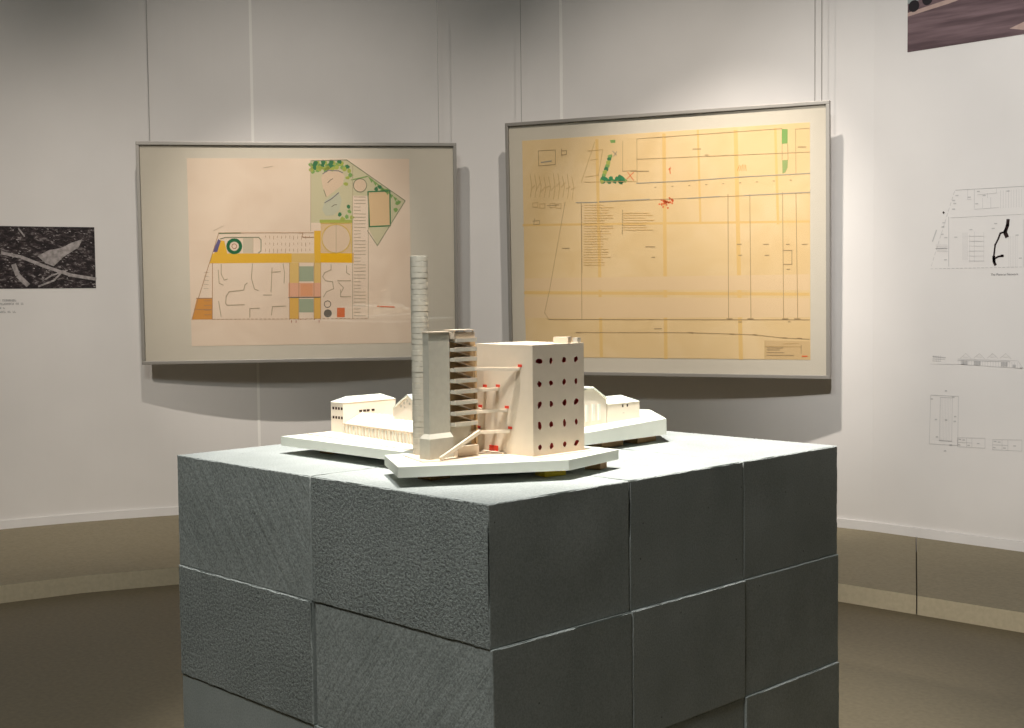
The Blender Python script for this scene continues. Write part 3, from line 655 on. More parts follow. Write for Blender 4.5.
WALL_SECTION = [
 (0.0016,[(-1.5973,-.0226),(-1.4476,-.0189),(-1.1195,-.0293)]),
 (0.0028,[(-1.4498,.0013),(-1.1816,.0014)]),
 (0.0012,[(-1.4498,.008),(-1.1435,.0072)]),
 (0.0012,[(-1.1435,.0072),(-1.1148,-.0292)]),
 (0.0014,[(-1.4356,.0123),(-1.4076,.0361),(-1.3792,.011)]),
 (0.001,[(-1.4215,.0184),(-1.3933,.0182)]),
 (0.0014,[(-1.3653,.0142),(-1.3377,.0378),(-1.3098,.0129)]),
 (0.001,[(-1.3514,.0203),(-1.3237,.0201)]),
 (0.0014,[(-1.2961,.0161),(-1.2689,.0395),(-1.2414,.0148)]),
 (0.001,[(-1.2824,.0222),(-1.2551,.0219)]),
 (0.0014,[(-1.2308,.0179),(-1.204,.0411),(-1.1769,.0165)]),
 (0.001,[(-1.2173,.0239),(-1.1904,.0237)]),
 (0.0012,[(-1.4477,.0004),(-1.4476,-.0189)]),
 (0.0012,[(-1.4335,.0003),(-1.4334,-.0194)]),
 (0.0012,[(-1.4194,.0002),(-1.4192,-.0198)]),
 (0.0012,[(-1.4052,.0001),(-1.4051,-.0202)]),
 (0.0012,[(-1.3912,.0001),(-1.391,-.0207)]),
 (0.0012,[(-1.3772,-.0),(-1.377,-.0211)]),
 (0.0012,[(-1.3632,-.0001),(-1.363,-.0215)]),
 (0.0012,[(-1.3492,-.0002),(-1.349,-.0219)]),
 (0.0012,[(-1.3353,-.0002),(-1.3352,-.0223)]),
 (0.0012,[(-1.3215,-.0003),(-1.3213,-.0228)]),
 (0.0012,[(-1.3077,-.0004),(-1.3075,-.0232)]),
 (0.0012,[(-1.2939,-.0004),(-1.2937,-.0236)]),
 (0.0012,[(-1.2802,-.0005),(-1.28,-.024)]),
 (0.0012,[(-1.2665,-.0006),(-1.2663,-.0244)]),
 (0.0012,[(-1.2529,-.0007),(-1.2527,-.0248)]),
 (0.0012,[(-1.2393,-.0007),(-1.2391,-.0253)]),
 (0.0012,[(-1.2258,-.0008),(-1.2255,-.0257)]),
 (0.0012,[(-1.2123,-.0009),(-1.212,-.0261)]),
 (0.0012,[(-1.1988,-.001),(-1.1985,-.0265)]),
 (0.0012,[(-1.1854,-.001),(-1.1851,-.0269)]),
 (0.0012,[(-1.172,-.0011),(-1.1717,-.0273)]),
 (0.0012,[(-1.1586,-.0012),(-1.1584,-.0277)]),
 (0.0012,[(-1.1453,-.0012),(-1.1451,-.0281)]),
 (0.0012,[(-1.1321,-.0013),(-1.1318,-.0285)]),
 (0.0195,[(-1.4243,-.0105),(-1.4041,-.0105)]),
 (0.0195,[(-1.3571,-.0104),(-1.3372,-.0104)]),
 (0.0195,[(-1.2199,-.0119),(-1.2006,-.0119)]),
 (0.013,[(-1.1642,-.0186),(-1.1566,-.0189)]),
 (0.008,[(-1.1299,-.0269),(-1.1224,-.0271)]),
 (0.004,[(-1.584,.0161),(-1.5143,.013)]),
 (0.0012,[(-1.587,.0042),(-1.5194,.0042)]),
 (0.0012,[(-1.5869,-.0056),(-1.54,-.0062)]),
 (0.0014,[(-1.5798,.0221),(-1.5817,-.0103)]),
 (0.0014,[(-1.5704,.0223),(-1.5723,-.01)]),
 (0.0014,[(-1.561,.0225),(-1.5629,-.0098)]),
 (0.0014,[(-1.5517,.0228),(-1.5535,-.0095)]),
 (0.0014,[(-1.5423,.023),(-1.5442,-.0092)]),
]
WALL_TALL_PLAN = [
 (0.0022,[(-1.5931,-.1807),(-1.4442,-.1803),(-1.4463,-.4278),(-1.5998,-.4316),(-1.5931,-.1807)]),
 (0.002,[(-1.5408,-.1899),(-1.4768,-.1896),(-1.4782,-.4107),(-1.5454,-.4108),(-1.5408,-.1899)]),
 (0.0018,[(-1.5454,-.4079),(-1.4782,-.4078)]),
 (0.0008,[(-1.5366,-.1955),(-1.5392,-.4054)]),
 (0.0008,[(-1.5283,-.1951),(-1.5309,-.4048)]),
 (0.0008,[(-1.52,-.1947),(-1.5226,-.4042)]),
 (0.0008,[(-1.5117,-.1943),(-1.5143,-.4036)]),
 (0.0008,[(-1.5035,-.1939),(-1.506,-.403)]),
 (0.0008,[(-1.4953,-.1935),(-1.4978,-.4024)]),
 (0.0008,[(-1.487,-.1931),(-1.4895,-.4018)]),
 (0.0065,[(-1.513,-.3037),(-1.5047,-.3034)]),
 (0.0065,[(-1.4648,-.2832),(-1.4566,-.2829)]),
 (0.0065,[(-1.4667,-.3077),(-1.4585,-.3073)]),
 (0.0065,[(-1.5919,-.2003),(-1.5835,-.2001)]),
 (0.0065,[(-1.5681,-.3042),(-1.5597,-.3039)]),
 (0.0065,[(-1.5622,-.3924),(-1.5539,-.392)]),
 (0.0065,[(-1.5151,-.1555),(-1.5069,-.1553)]),
 (0.0065,[(-1.518,-.4607),(-1.5097,-.4603)]),
 (0.0065,[(-1.4873,-.429),(-1.479,-.4285)]),
 (0.0065,[(-1.4758,-.1867),(-1.4676,-.1865)]),
]
WALL_ROOM_A = [
 (0.0018,[(-1.4466,-.3889),(-1.3042,-.381),(-1.3038,-.4307),(-1.4463,-.4344),(-1.4466,-.3889)]),
 (0.0016,[(-1.4005,-.3872),(-1.4002,-.4324)]),
 (0.0016,[(-1.372,-.3861),(-1.3716,-.4312)]),
 (0.0016,[(-1.4464,-.4117),(-1.3718,-.4101)]),
 (0.005,[(-1.44,-.3963),(-1.4299,-.3959)]),
 (0.005,[(-1.4198,-.398),(-1.4098,-.3976)]),
 (0.005,[(-1.4442,-.4242),(-1.434,-.4238)]),
 (0.005,[(-1.3938,-.4231),(-1.3838,-.4226)]),
 (0.005,[(-1.3441,-.41),(-1.3342,-.4096)]),
]
WALL_ROOM_B = [
 (0.0018,[(-1.2649,-.3854),(-1.1187,-.3766),(-1.1181,-.4309),(-1.2644,-.435),(-1.2649,-.3854)]),
 (0.0016,[(-1.2176,-.3834),(-1.2171,-.4328)]),
 (0.0016,[(-1.1882,-.3822),(-1.1877,-.4315)]),
 (0.0016,[(-1.2646,-.4102),(-1.188,-.4085)]),
 (0.005,[(-1.2581,-.3934),(-1.2477,-.3929)]),
 (0.005,[(-1.2373,-.3952),(-1.227,-.3948)]),
 (0.005,[(-1.2623,-.4239),(-1.2519,-.4234)]),
 (0.005,[(-1.2105,-.4226),(-1.2003,-.4222)]),
 (0.005,[(-1.1596,-.4083),(-1.1494,-.4079)]),
]
CAPTION_AT = ((-1.2824,.4214),(-1.1411,.4188))


# ------------------------------------------------------------------ materials
def lin(c):
    return tuple(((v/255)/12.92 if v/255 <= .04045 else ((v/255+.055)/1.055)**2.4) for v in c)

def new_mat(name, rgb, rough=.7, spec=.3, metal=0.0):
    m = bpy.data.materials.new(name); m.use_nodes = True
    b = m.node_tree.nodes['Principled BSDF']
    b.inputs['Base Color'].default_value = (*rgb, 1)
    b.inputs['Roughness'].default_value = rough
    b.inputs['Specular IOR Level'].default_value = spec
    b.inputs['Metallic'].default_value = metal
    return m

def N(m, kind, **kw):
    n = m.node_tree.nodes.new(kind)
    for k, v in kw.items():
        if k in n.inputs: n.inputs[k].default_value = v
        else: setattr(n, k, v)
    return n

def LK(m, a, ao, b, bi): m.node_tree.links.new(a.outputs[ao], b.inputs[bi])
def BS(m): return m.node_tree.nodes['Principled BSDF']

def mottled(name, c1, c2, scale, rough=.75, bump=0.0, bscale=None, detail=4, dist=.002, spec=.3):
    """two close tones of one material mixed by noise, with an optional fine grain"""
    m = new_mat(name, c1, rough, spec)
    tc = N(m, 'ShaderNodeTexCoord')
    nz = N(m, 'ShaderNodeTexNoise'); nz.inputs['Scale'].default_value = scale; nz.inputs['Detail'].default_value = detail
    LK(m, tc, 'Object', nz, 'Vector')
    r = N(m, 'ShaderNodeValToRGB')
    r.color_ramp.elements[0].position = .3; r.color_ramp.elements[1].position = .7
    r.color_ramp.elements[0].color = (*c1, 1); r.color_ramp.elements[1].color = (*c2, 1)
    LK(m, nz, 'Fac', r, 'Fac'); LK(m, r, 'Color', BS(m), 'Base Color')
    if bump:
        n2 = N(m, 'ShaderNodeTexNoise'); n2.inputs['Scale'].default_value = bscale or scale*4; n2.inputs['Detail'].default_value = 3
        LK(m, tc, 'Object', n2, 'Vector')
        bp = N(m, 'ShaderNodeBump'); bp.inputs['Strength'].default_value = bump; bp.inputs['Distance'].default_value = dist
        LK(m, n2, 'Fac', bp, 'Height'); LK(m, bp, 'Normal', BS(m), 'Normal')
    return m

def concrete(name, kind, ang=0.0):
    """aerated concrete: 'coarse' pitted crumb, 'sawn' with diagonal saw scratches, 'fine' smooth pores"""
    m = new_mat(name, (.44, .47, .45), .95, .1)
    tc = N(m, 'ShaderNodeTexCoord'); oi = N(m, 'ShaderNodeObjectInfo')
    sh = N(m, 'ShaderNodeVectorMath', operation='SCALE'); sh.inputs[0].default_value = (31, 17, 23)
    LK(m, oi, 'Random', sh, 'Scale')
    ad = N(m, 'ShaderNodeVectorMath', operation='ADD')
    LK(m, tc, 'Object', ad, 0); LK(m, sh, 'Vector', ad, 1)
    big = N(m, 'ShaderNodeTexNoise'); big.inputs['Scale'].default_value = 7; big.inputs['Detail'].default_value = 5
    LK(m, ad, 'Vector', big, 'Vector')
    r = N(m, 'ShaderNodeValToRGB')
    r.color_ramp.elements[0].position = .3; r.color_ramp.elements[1].position = .72
    r.color_ramp.elements[0].color = (.385, .405, .385, 1); r.color_ramp.elements[1].color = (.475, .495, .475, 1)
    LK(m, big, 'Fac', r, 'Fac')
    # crumb: every pit is a darker pore, every grain a paler one
    g = N(m, 'ShaderNodeTexNoise'); g.inputs['Detail'].default_value = 5
    g.inputs['Scale'].default_value = {'coarse': 165, 'sawn': 200, 'fine': 280}[kind]
    g.inputs['Roughness'].default_value = .68
    LK(m, ad, 'Vector', g, 'Vector')
    gr = N(m, 'ShaderNodeValToRGB')
    lo = {'coarse': .55, 'sawn': .68, 'fine': .84}[kind]
    gr.color_ramp.elements[0].position = .36; gr.color_ramp.elements[1].position = .60
    gr.color_ramp.elements[0].color = (lo, lo, lo, 1); gr.color_ramp.elements[1].color = (1.12, 1.12, 1.12, 1)
    LK(m, g, 'Fac', gr, 'Fac')
    # sparse larger pores
    vo = N(m, 'ShaderNodeTexVoronoi'); vo.inputs['Scale'].default_value = 22
    LK(m, ad, 'Vector', vo, 'Vector')
    pr = N(m, 'ShaderNodeValToRGB')
    pr.color_ramp.elements[0].position = .03; pr.color_ramp.elements[1].position = .055
    pr.color_ramp.elements[0].color = (.45, .45, .45, 1); pr.color_ramp.elements[1].color = (1, 1, 1, 1)
    LK(m, vo, 'Distance', pr, 'Fac')
    mx = N(m, 'ShaderNodeMix', data_type='RGBA', blend_type='MULTIPLY'); mx.inputs[0].default_value = 1
    LK(m, r, 'Color', mx, 6); LK(m, pr, 'Color', mx, 7)
    mz = N(m, 'ShaderNodeMix', data_type='RGBA', blend_type='MULTIPLY'); mz.inputs[0].default_value = 1
    m.node_tree.links.new(mx.outputs[2], mz.inputs[6]); LK(m, gr, 'Color', mz, 7)
    m.node_tree.links.new(mz.outputs[2], BS(m).inputs['Base Color'])
    b1 = N(m, 'ShaderNodeBump')
    b1.inputs['Strength'].default_value = {'coarse': 1.0, 'sawn': .55, 'fine': .3}[kind]
    b1.inputs['Distance'].default_value = {'coarse': .0042, 'sawn': .0022, 'fine': .0014}[kind]
    LK(m, g, 'Fac', b1, 'Height')
    last = b1
    if kind == 'sawn':
        mp = N(m, 'ShaderNodeMapping'); mp.inputs['Rotation'].default_value = (0, ang, 0)
        LK(m, ad, 'Vector', mp, 'Vector')
        m2 = N(m, 'ShaderNodeMapping'); m2.inputs['Scale'].default_value = (60, 3, 2.0)
        LK(m, mp, 'Vector', m2, 'Vector')
        w = N(m, 'ShaderNodeTexNoise'); w.inputs['Scale'].default_value = 1; w.inputs['Detail'].default_value = 4; w.inputs['Roughness'].default_value = .6
        LK(m, m2, 'Vector', w, 'Vector')
        b2 = N(m, 'ShaderNodeBump'); b2.inputs['Strength'].default_value = .5; b2.inputs['Distance'].default_value = .005
        LK(m, w, 'Fac', b2, 'Height'); LK(m, b1, 'Normal', b2, 'Normal'); last = b2
    LK(m, last, 'Normal', BS(m), 'Normal')
    return m

M = {}
M['wall'] = mottled('white wall paint', (.70, .675, .65), (.73, .705, .68), 3, .8, .06, 60)
M['wall_dark'] = mottled('dark hall paint', (.16, .155, .15), (.18, .175, .17), 2, .85)
M['joint'] = new_mat('joint filler', (.86, .84, .80), .7)
M['skirting'] = mottled('skirting paint', (.74, .72, .71), (.78, .76, .75), 6, .5)
M['trim'] = mottled('platform riser with light painted in', (.50, .435, .305), (.57, .495, .35), 55, .6, .06, 300, 5, .001)  # riser made paler than the platform top: its lit front is in the colour
M['floor'] = mottled('olive brown linoleum', (.155, .127, .079), (.195, .162, .104), 55, .55, .08, 300, 6, .001)
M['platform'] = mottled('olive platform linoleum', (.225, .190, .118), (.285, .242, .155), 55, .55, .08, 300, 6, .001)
M['ceiling'] = mottled('dark ceiling', (.05, .05, .05), (.06, .06, .06), 3, .9)
M['crumb'] = concrete('aerated concrete coarse', 'coarse')
M['sawn_a'] = concrete('aerated concrete sawn down', 'sawn', math.radians(42))
M['sawn_b'] = concrete('aerated concrete sawn up', 'sawn', math.radians(-40))
M['fine'] = concrete('aerated concrete fine', 'fine')
M['cream'] = mottled('cream model card', (.67, .555, .425), (.70, .58, .45), 40, .75, .05, 300, 3, .0004)
M['pale'] = mottled('white base foam board', (.76, .765, .67), (.79, .795, .70), 25, .7, .04, 200, 3, .0004)
M['light_cream'] = mottled('pale cream model card', (.80, .70, .575), (.83, .73, .605), 40, .75, .05, 300, 3, .0004)
M['grey_card'] = mottled('grey white plaster card', (.53, .485, .40), (.57, .525, .435), 90, .8, .1, 500, 3, .0004)
M['brown_card'] = mottled('brown core card', (.56, .39, .215), (.64, .46, .26), 70, .8)
M['maroon'] = mottled('deep red card', (.36, .03, .022), (.44, .045, .03), 90, .6)
M['red'] = new_mat('red card', (.62, .045, .02), .6)
M['dark_card'] = new_mat('dark window card', (.05, .028, .018), .8)
M['yellow_wood'] = mottled('yellow painted wood', (.62, .44, .02), (.70, .52, .04), 60, .6)
M['wood'] = mottled('brown wood', (.30, .17, .075), (.40, .24, .11), 60, .7)
M['alu'] = new_mat('grey aluminium profile', (.34, .32, .29), .42, .4, .4)
M['mount'] = mottled('white mount board', (.665, .63, .56), (.685, .65, .58), 20, .8)
M['wire'] = new_mat('steel wire', (.30, .285, .27), .4, .5, .6)
M['backing'] = new_mat('frame backing', (.45, .42, .38), .8)

def paper(name, c1, c2, c3):
    m = new_mat(name, c1, .75, .2)
    tc = N(m, 'ShaderNodeTexCoord')
    a = N(m, 'ShaderNodeTexNoise'); a.inputs['Scale'].default_value = 3.2; a.inputs['Detail'].default_value = 6; a.inputs['Distortion'].default_value = 1.2
    LK(m, tc, 'Object', a, 'Vector')
    r = N(m, 'ShaderNodeValToRGB')
    e = r.color_ramp.elements; e[0].position = .32; e[1].position = .68
    e[0].color = (*c1, 1); e[1].color = (*c3, 1)
    k = r.color_ramp.elements.new(.5); k.color = (*c2, 1)
    LK(m, a, 'Fac', r, 'Fac'); LK(m, r, 'Color', BS(m), 'Base Color')
    return m
M['paper_pink'] = paper('old pinkish tracing paper', (.79, .645, .53), (.82, .68, .565), (.85, .715, .60))
M['paper_amber'] = paper('amber tracing paper', (.79, .585, .315), (.82, .62, .35), (.85, .655, .395))

def glass_mat():
    """thin picture glass: clear, with a Fresnel reflection"""
    m = bpy.data.materials.new('picture glass'); m.use_nodes = True
    nt = m.node_tree; nt.nodes.clear()
    o = nt.nodes.new('ShaderNodeOutputMaterial'); t = nt.nodes.new('ShaderNodeBsdfTransparent'); g = nt.nodes.new('ShaderNodeBsdfGlossy')
    t.inputs['Color'].default_value = (.985, .975, .955, 1); g.inputs['Roughness'].default_value = .02
    f = nt.nodes.new('ShaderNodeFresnel'); f.inputs['IOR'].default_value = 1.45
    x = nt.nodes.new('ShaderNodeMixShader')
    gm = nt.nodes.new('ShaderNodeNewGeometry'); k = nt.nodes.new('ShaderNodeMath'); k.operation = 'SUBTRACT'; k.inputs[0].default_value = 1
    q = nt.nodes.new('ShaderNodeMath'); q.operation = 'MULTIPLY'; q2 = nt.nodes.new('ShaderNodeMath'); q2.operation = 'MULTIPLY'; q2.inputs[1].default_value = 1.85; q2.use_clamp = True
    nt.links.new(gm.outputs['Backfacing'], k.inputs[1]); nt.links.new(f.outputs[0], q.inputs[0]); nt.links.new(k.outputs[0], q.inputs[1])
    nt.links.new(q.outputs[0], q2.inputs[0]); nt.links.new(q2.outputs[0], x.inputs[0]); nt.links.new(t.outputs[0], x.inputs[1]); nt.links.new(g.outputs[0], x.inputs[2])
    nt.links.new(x.outputs[0], o.inputs[0])
    return m
M['glass'] = glass_mat()

INK = {
 'palegreen': (.62, .58, .40), 'green': (.24, .42, .14), 'green2': (.05, .26, .12), 'lime': (.42, .48, .12), 'darkgreen': (.07, .23, .11),
 'lightgreen': (.33, .43, .18), 'yellow': (.80, .48, .06), 'deepyellow': (.85, .48, .02), 'paleyellow': (.74, .52, .20), 'yellow2': (.74, .45, .12),
 'yellowline': (.72, .52, .13), 'teal': (.36, .42, .31), 'paleteal': (.55, .56, .44), 'pink': (.76, .42, .29), 'orangepink': (.75, .36, .20),
 'red': (.70, .17, .06), 'orange': (.68, .32, .085), 'paleblue': (.62, .55, .44), 'purple': (.15, .13, .28), 'sand': (.74, .54, .33),
 'pond': (.74, .58, .44), 'darkgrey': (.17, .15, .13), 'grey': (.49, .41, .30), 'greengrey': (.27, .29, .20), 'bluegrey': (.25, .24, .26),
 'brownline': (.45, .27, .16), 'brick': (.42, .12, .06), 'redink': (.80, .17, .06), 'stain': (.81, .56, .235), 'pinkpaper': (.82, .62, .39),
 'titleblock': (.70, .51, .28), 'ink': (.46, .335, .19), 'greyink': (.60, .42, .20), 'noteink': (.66, .44, .17), 'blueink': (.43, .39, .31),
 'orangeink': (.72, .33, .09), 'print': (.16, .15, .15), 'faint': (.50, .49, .48), 'mid': (.33, .32, .32), 'blackline': (.03, .018, .018)}
def ink(c):
    k = 'ink_' + c
    if k not in M: M[k] = new_mat(c + ' ink', INK[c], .8, .15)
    return M[k]

# ------------------------------------------------------------------ mesh builder
class MB:
    def __init__(s): s.v = []; s.f = []; s.mi = []; s.cur = 0
    def add(s, vs, fs):
        o = len(s.v); s.v += [tuple(v) for v in vs]
        for q in fs: s.f.append([i+o for i in q]); s.mi.append(s.cur)
        return s
    def box(s, a, b):
        (x0, y0, z0), (x1, y1, z1) = a, b
        return s.add([(x0,y0,z0),(x1,y0,z0),(x1,y1,z0),(x0,y1,z0),(x0,y0,z1),(x1,y0,z1),(x1,y1,z1),(x0,y1,z1)],
                     [(0,3,2,1),(4,5,6,7),(0,1,5,4),(1,2,6,5),(2,3,7,6),(3,0,4,7)])
    def prism(s, pts, z0, z1):
        """closed prism over a plan polygon; z0/z1 numbers or per-vertex lists"""
        n = len(pts)
        za = z0 if isinstance(z0, (list, tuple)) else [z0]*n
        zb = z1 if isinstance(z1, (list, tuple)) else [z1]*n
        area = sum(pts[i][0]*pts[(i+1)%n][1]-pts[(i+1)%n][0]*pts[i][1] for i in range(n))
        if area < 0:
            pts = pts[::-1]; za = list(za)[::-1]; zb = list(zb)[::-1]
        tri = tessellate_polygon([[Vector((p[0], p[1], 0)) for p in pts]])
        vs = [(p[0], p[1], za[i]) for i, p in enumerate(pts)] + [(p[0], p[1], zb[i]) for i, p in enumerate(pts)]
        fs = []
        for t in tri:
            a, b, c = [Vector((pts[i][0], pts[i][1], 0)) for i in t]
            t = list(t) if (b-a).cross(c-a).z > 0 else list(t)[::-1]
            fs.append([i+n for i in t]); fs.append(t[::-1])
        fs += [(i, (i+1)%n, (i+1)%n+n, i+n) for i in range(n)]
        return s.add(vs, fs)
    def beam(s, p, q, w, h, up=(0,0,1)):
        """box of width w (sideways) and height h (along up) from p to q"""
        p, q = Vector(p), Vector(q); d = (q-p).normalized(); u = Vector(up)
        r = d.cross(u).normalized()*w/2; u2 = r.cross(d).normalized()*h/2
        vs = [p-r-u2, p+r-u2, p+r+u2, p-r+u2, q-r-u2, q+r-u2, q+r+u2, q-r+u2]
        return s.add(vs, [(0,1,2,3)[::-1],(4,5,6,7)[::1],(0,4,5,1)[::-1],(1,5,6,2)[::-1],(2,6,7,3)[::-1],(3,7,4,0)[::-1]])
    def lathe(s, prof, n=24, c=(0,0)):
        vs = []; fs = []
        for r, z in prof:
            for i in range(n):
                a = 2*PI*i/n; vs.append((c[0]+r*math.cos(a), c[1]+r*math.sin(a), z))
        k = len(prof)
        for j in range(k-1):
            for i in range(n):
                fs.append((j*n+i, j*n+(i+1)%n, (j+1)*n+(i+1)%n, (j+1)*n+i))
        fs.append(tuple(range(n))[::-1]); fs.append(tuple(range((k-1)*n, k*n)))
        return s.add(vs, fs)
    def tube(s, p, q, r, n=8):
        p, q = Vector(p), Vector(q); d = (q-p).normalized()
        a = d.orthogonal().normalized(); b = d.cross(a)
        vs = [p+(a*math.cos(2*PI*i/n)+b*math.sin(2*PI*i/n))*r for i in range(n)] + [q+(a*math.cos(2*PI*i/n)+b*math.sin(2*PI*i/n))*r for i in range(n)]
        fs = [(i, (i+1)%n, (i+1)%n+n, i+n) for i in range(n)] + [tuple(range(n))[::-1], tuple(range(n, 2*n))]
        return s.add(vs, fs)
    def build(s, name, mats, parent=None, smooth=False, fix=True):
        me = bpy.data.meshes.new(name); me.from_pydata([tuple(v) for v in s.v], [], s.f); me.update()
        if not isinstance(mats, (list, tuple)): mats = [mats]
        for m in mats: me.materials.append(m)
        if len(mats) > 1: me.polygons.foreach_set('material_index', s.mi)
        if fix:
            bm = bmesh.new(); bm.from_mesh(me); bmesh.ops.recalc_face_normals(bm, faces=bm.faces); bm.to_mesh(me); bm.free()
        if smooth: me.shade_smooth()
        o = bpy.data.objects.new(name, me); COL.objects.link(o)
        if parent: o.parent = parent
        return o

def bevel(o, w, seg=2):
    b = o.modifiers.new('edge', 'BEVEL'); b.width = w; b.segments = seg; b.limit_method = 'ANGLE'; b.angle_limit = math.radians(40)
    return o
def tag(o, label, cat, group=None):
    o['label'] = label; o['category'] = cat
    if group: o['group'] = group
    return o
def struct(o): o['kind'] = 'structure'; return o
def empty(name, loc=(0,0,0), rz=0, rx=0):
    o = bpy.data.objects.new(name, None); COL.objects.link(o); o.empty_display_size = .1
    o.rotation_mode = 'XYZ'; o.location = loc; o.rotation_euler = (rx, 0, rz); return o

# ------------------------------------------------------------------ room
# the origin is the near top corner of the pedestal; the hall floor lies one metre below
FLOOR = -1.0; PLAT = -.92; CEIL = 3.4
CX, CY, RW = -1.538, .575, 4.053            # centre and radius of the curved display wall
def arc(r, deg): a = math.radians(deg); return (CX+r*math.cos(a), CY+r*math.sin(a))

struct(MB().box((-6.6, -4.6, FLOOR-.1), (3.6, 5.4, FLOOR)).build('floor', M['floor']))
struct(MB().box((-6.6, -4.6, CEIL), (3.6, 5.4, CEIL+.1)).build('ceiling', M['ceiling']))
A0, A1 = 95.45, 222
def curved(r0, r1, a0, a1, z0, z1, step=1.0):
    n = max(1, int(round((a1-a0)/step)))
    pts = [arc(r0, a0+(a1-a0)*i/n) for i in range(n+1)] + [arc(r1, a1-(a1-a0)*i/n) for i in range(n+1)]
    return MB().prism(pts, z0, z1)
wl = struct(curved(RW, RW+.12, A0, A1, FLOOR, CEIL).build('wall_left', M['wall']))
for a in (121.1, 147.1, 173.1):
    b = curved(RW-.003, RW+.01, a-.11, a+.11, PLAT+.055, CEIL-.01, .2).build('panel_joint', M['joint'], wl)
WY = 4.61
xk = arc(RW, A0)[0]
wr = struct(MB().box((xk, WY, FLOOR), (3.6, WY+.12, CEIL)).build('wall_right', M['wall']))
struct(MB().box((3.5, -4.6, FLOOR), (3.6, WY, CEIL)).build('wall_side', M['wall_dark']))
struct(MB().box((-6.6, -4.6, FLOOR), (3.6, -4.5, CEIL)).build('wall_back', M['wall_dark']))
bl = curved(RW-.014, RW, A0, A1, PLAT, PLAT+.048)
struct(bl.build('baseboard_left', M['skirting']))
struct(MB().box((xk-.002, WY-.014, PLAT), (3.5, WY, PLAT+.048)).build('baseboard_right', M['skirting']))

# low platform that follows the wall, in two lengths with a joint between them
front = [(3.5, 3.50), (-.60, 3.445), (-1.033, 3.425)]
front2 = [(-1.039, 3.425), (-1.40, 3.405), (-1.95, 3.36), (-2.55, 3.13), (-3.05, 2.76), (-3.46, 2.28), (-3.84, 1.59), (-4.01, 1.19), (-4.09, .85), (-4.16, .3), (-4.18, -.4), (-4.1, -1.4)]
p1 = front + [(-1.667, WY), (3.5, WY)]
p2 = front2 + [arc(RW, A0+(205-A0)*(1-i/60)) for i in range(61)] + [(-1.673, WY)]
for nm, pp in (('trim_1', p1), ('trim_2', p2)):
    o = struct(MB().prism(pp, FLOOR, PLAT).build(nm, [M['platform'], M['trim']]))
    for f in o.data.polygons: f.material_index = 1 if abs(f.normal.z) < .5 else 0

# ------------------------------------------------------------------ pedestal of aerated concrete blocks
LX, LY, LZ = .5130, .3674, .25
def block_mesh(seed, lx, ly, lz, fine):
    """solid block with crumbled edges; origin at the middle of its base"""
    g = .0022
    X, Y, Z = lx-g, ly-g, lz-.0006
    nx, ny, nz = (90, 66, 46) if fine else (6, 5, 4)
    def axis(n, L):
        if not fine: return [L*i/n for i in range(n+1)]
        e = .0022
        return [0, e] + [e+(L-2*e)*i/(n-2) for i in range(1, n-2)] + [L-e, L]
    ax, ay, az = axis(nx, X), axis(ny, Y), axis(nz, Z)
    idx = {}; vs = []; fs = []
    def vid(i, j, k):
        key = (i, j, k)
        if key not in idx:
            p = Vector((-X/2+ax[i], -Y/2+ay[j], az[k]))
            idx[key] = len(vs); vs.append((p, i, j, k))
        return idx[key]
    for i in range(nx):
        for j in range(ny):
            fs.append((vid(i,j,0), vid(i,j+1,0), vid(i+1,j+1,0), vid(i+1,j,0)))
            fs.append((vid(i,j,nz), vid(i+1,j,nz), vid(i+1,j+1,nz), vid(i,j+1,nz)))
    for i in range(nx):
        for k in range(nz):
            fs.append((vid(i,0,k), vid(i+1,0,k), vid(i+1,0,k+1), vid(i,0,k+1)))
            fs.append((vid(i,ny,k), vid(i,ny,k+1), vid(i+1,ny,k+1), vid(i+1,ny,k)))
    for j in range(ny):
        for k in range(nz):
            fs.append((vid(0,j,k), vid(0,j,k+1), vid(0,j+1,k+1), vid(0,j+1,k)))
            fs.append((vid(nx,j,k), vid(nx,j+1,k), vid(nx,j+1,k+1), vid(nx,j,k+1)))
    out = []
    for p, i, j, k in vs:
        ex, ey, ez = i in (0, nx), j in (0, ny), k in (0, nz)
        if fine and ex+ey+ez >= 2:                       # an edge: worn and nibbled
            q = p*26 + Vector((seed*13.1, seed*7.7, seed*3.3))
            w = .0002 + (.0022 if ez else .0010)*max(0, noise.noise(q)+.12) + .0014*abs(noise.noise(p*95+Vector((seed, 0, 0))))
            big = noise.noise(p*5.5+Vector((seed*5.1, 2, seed)))
            if big > .42: w += (big-.42)*.03
            c = Vector((-math.copysign(1, p.x) if ex else 0, -math.copysign(1, p.y) if ey else 0, (1 if k == 0 else -1) if ez else 0))
            if ez and k == 0: c.z *= .35
            p = p + c*w
        elif fine and ex+ey+ez == 1 and not ez:          # faint waviness of the cut faces
            d = .0006*noise.noise(p*9+Vector((seed, seed, 0)))
            p = p + Vector((d if ex else 0, d if ey else 0, 0))
        out.append(p)
    m = MB(); m.add(out, fs); return m

course_name = ['top course', 'second course down', 'third course down', 'bottom course']
face_mat = {(1,0,0): 'sawn_a', (0,0,0): 'crumb', (1,0,1): 'crumb', (0,0,1): 'sawn_b', (1,0,2): 'fine', (0,0,2): 'sawn_b'}
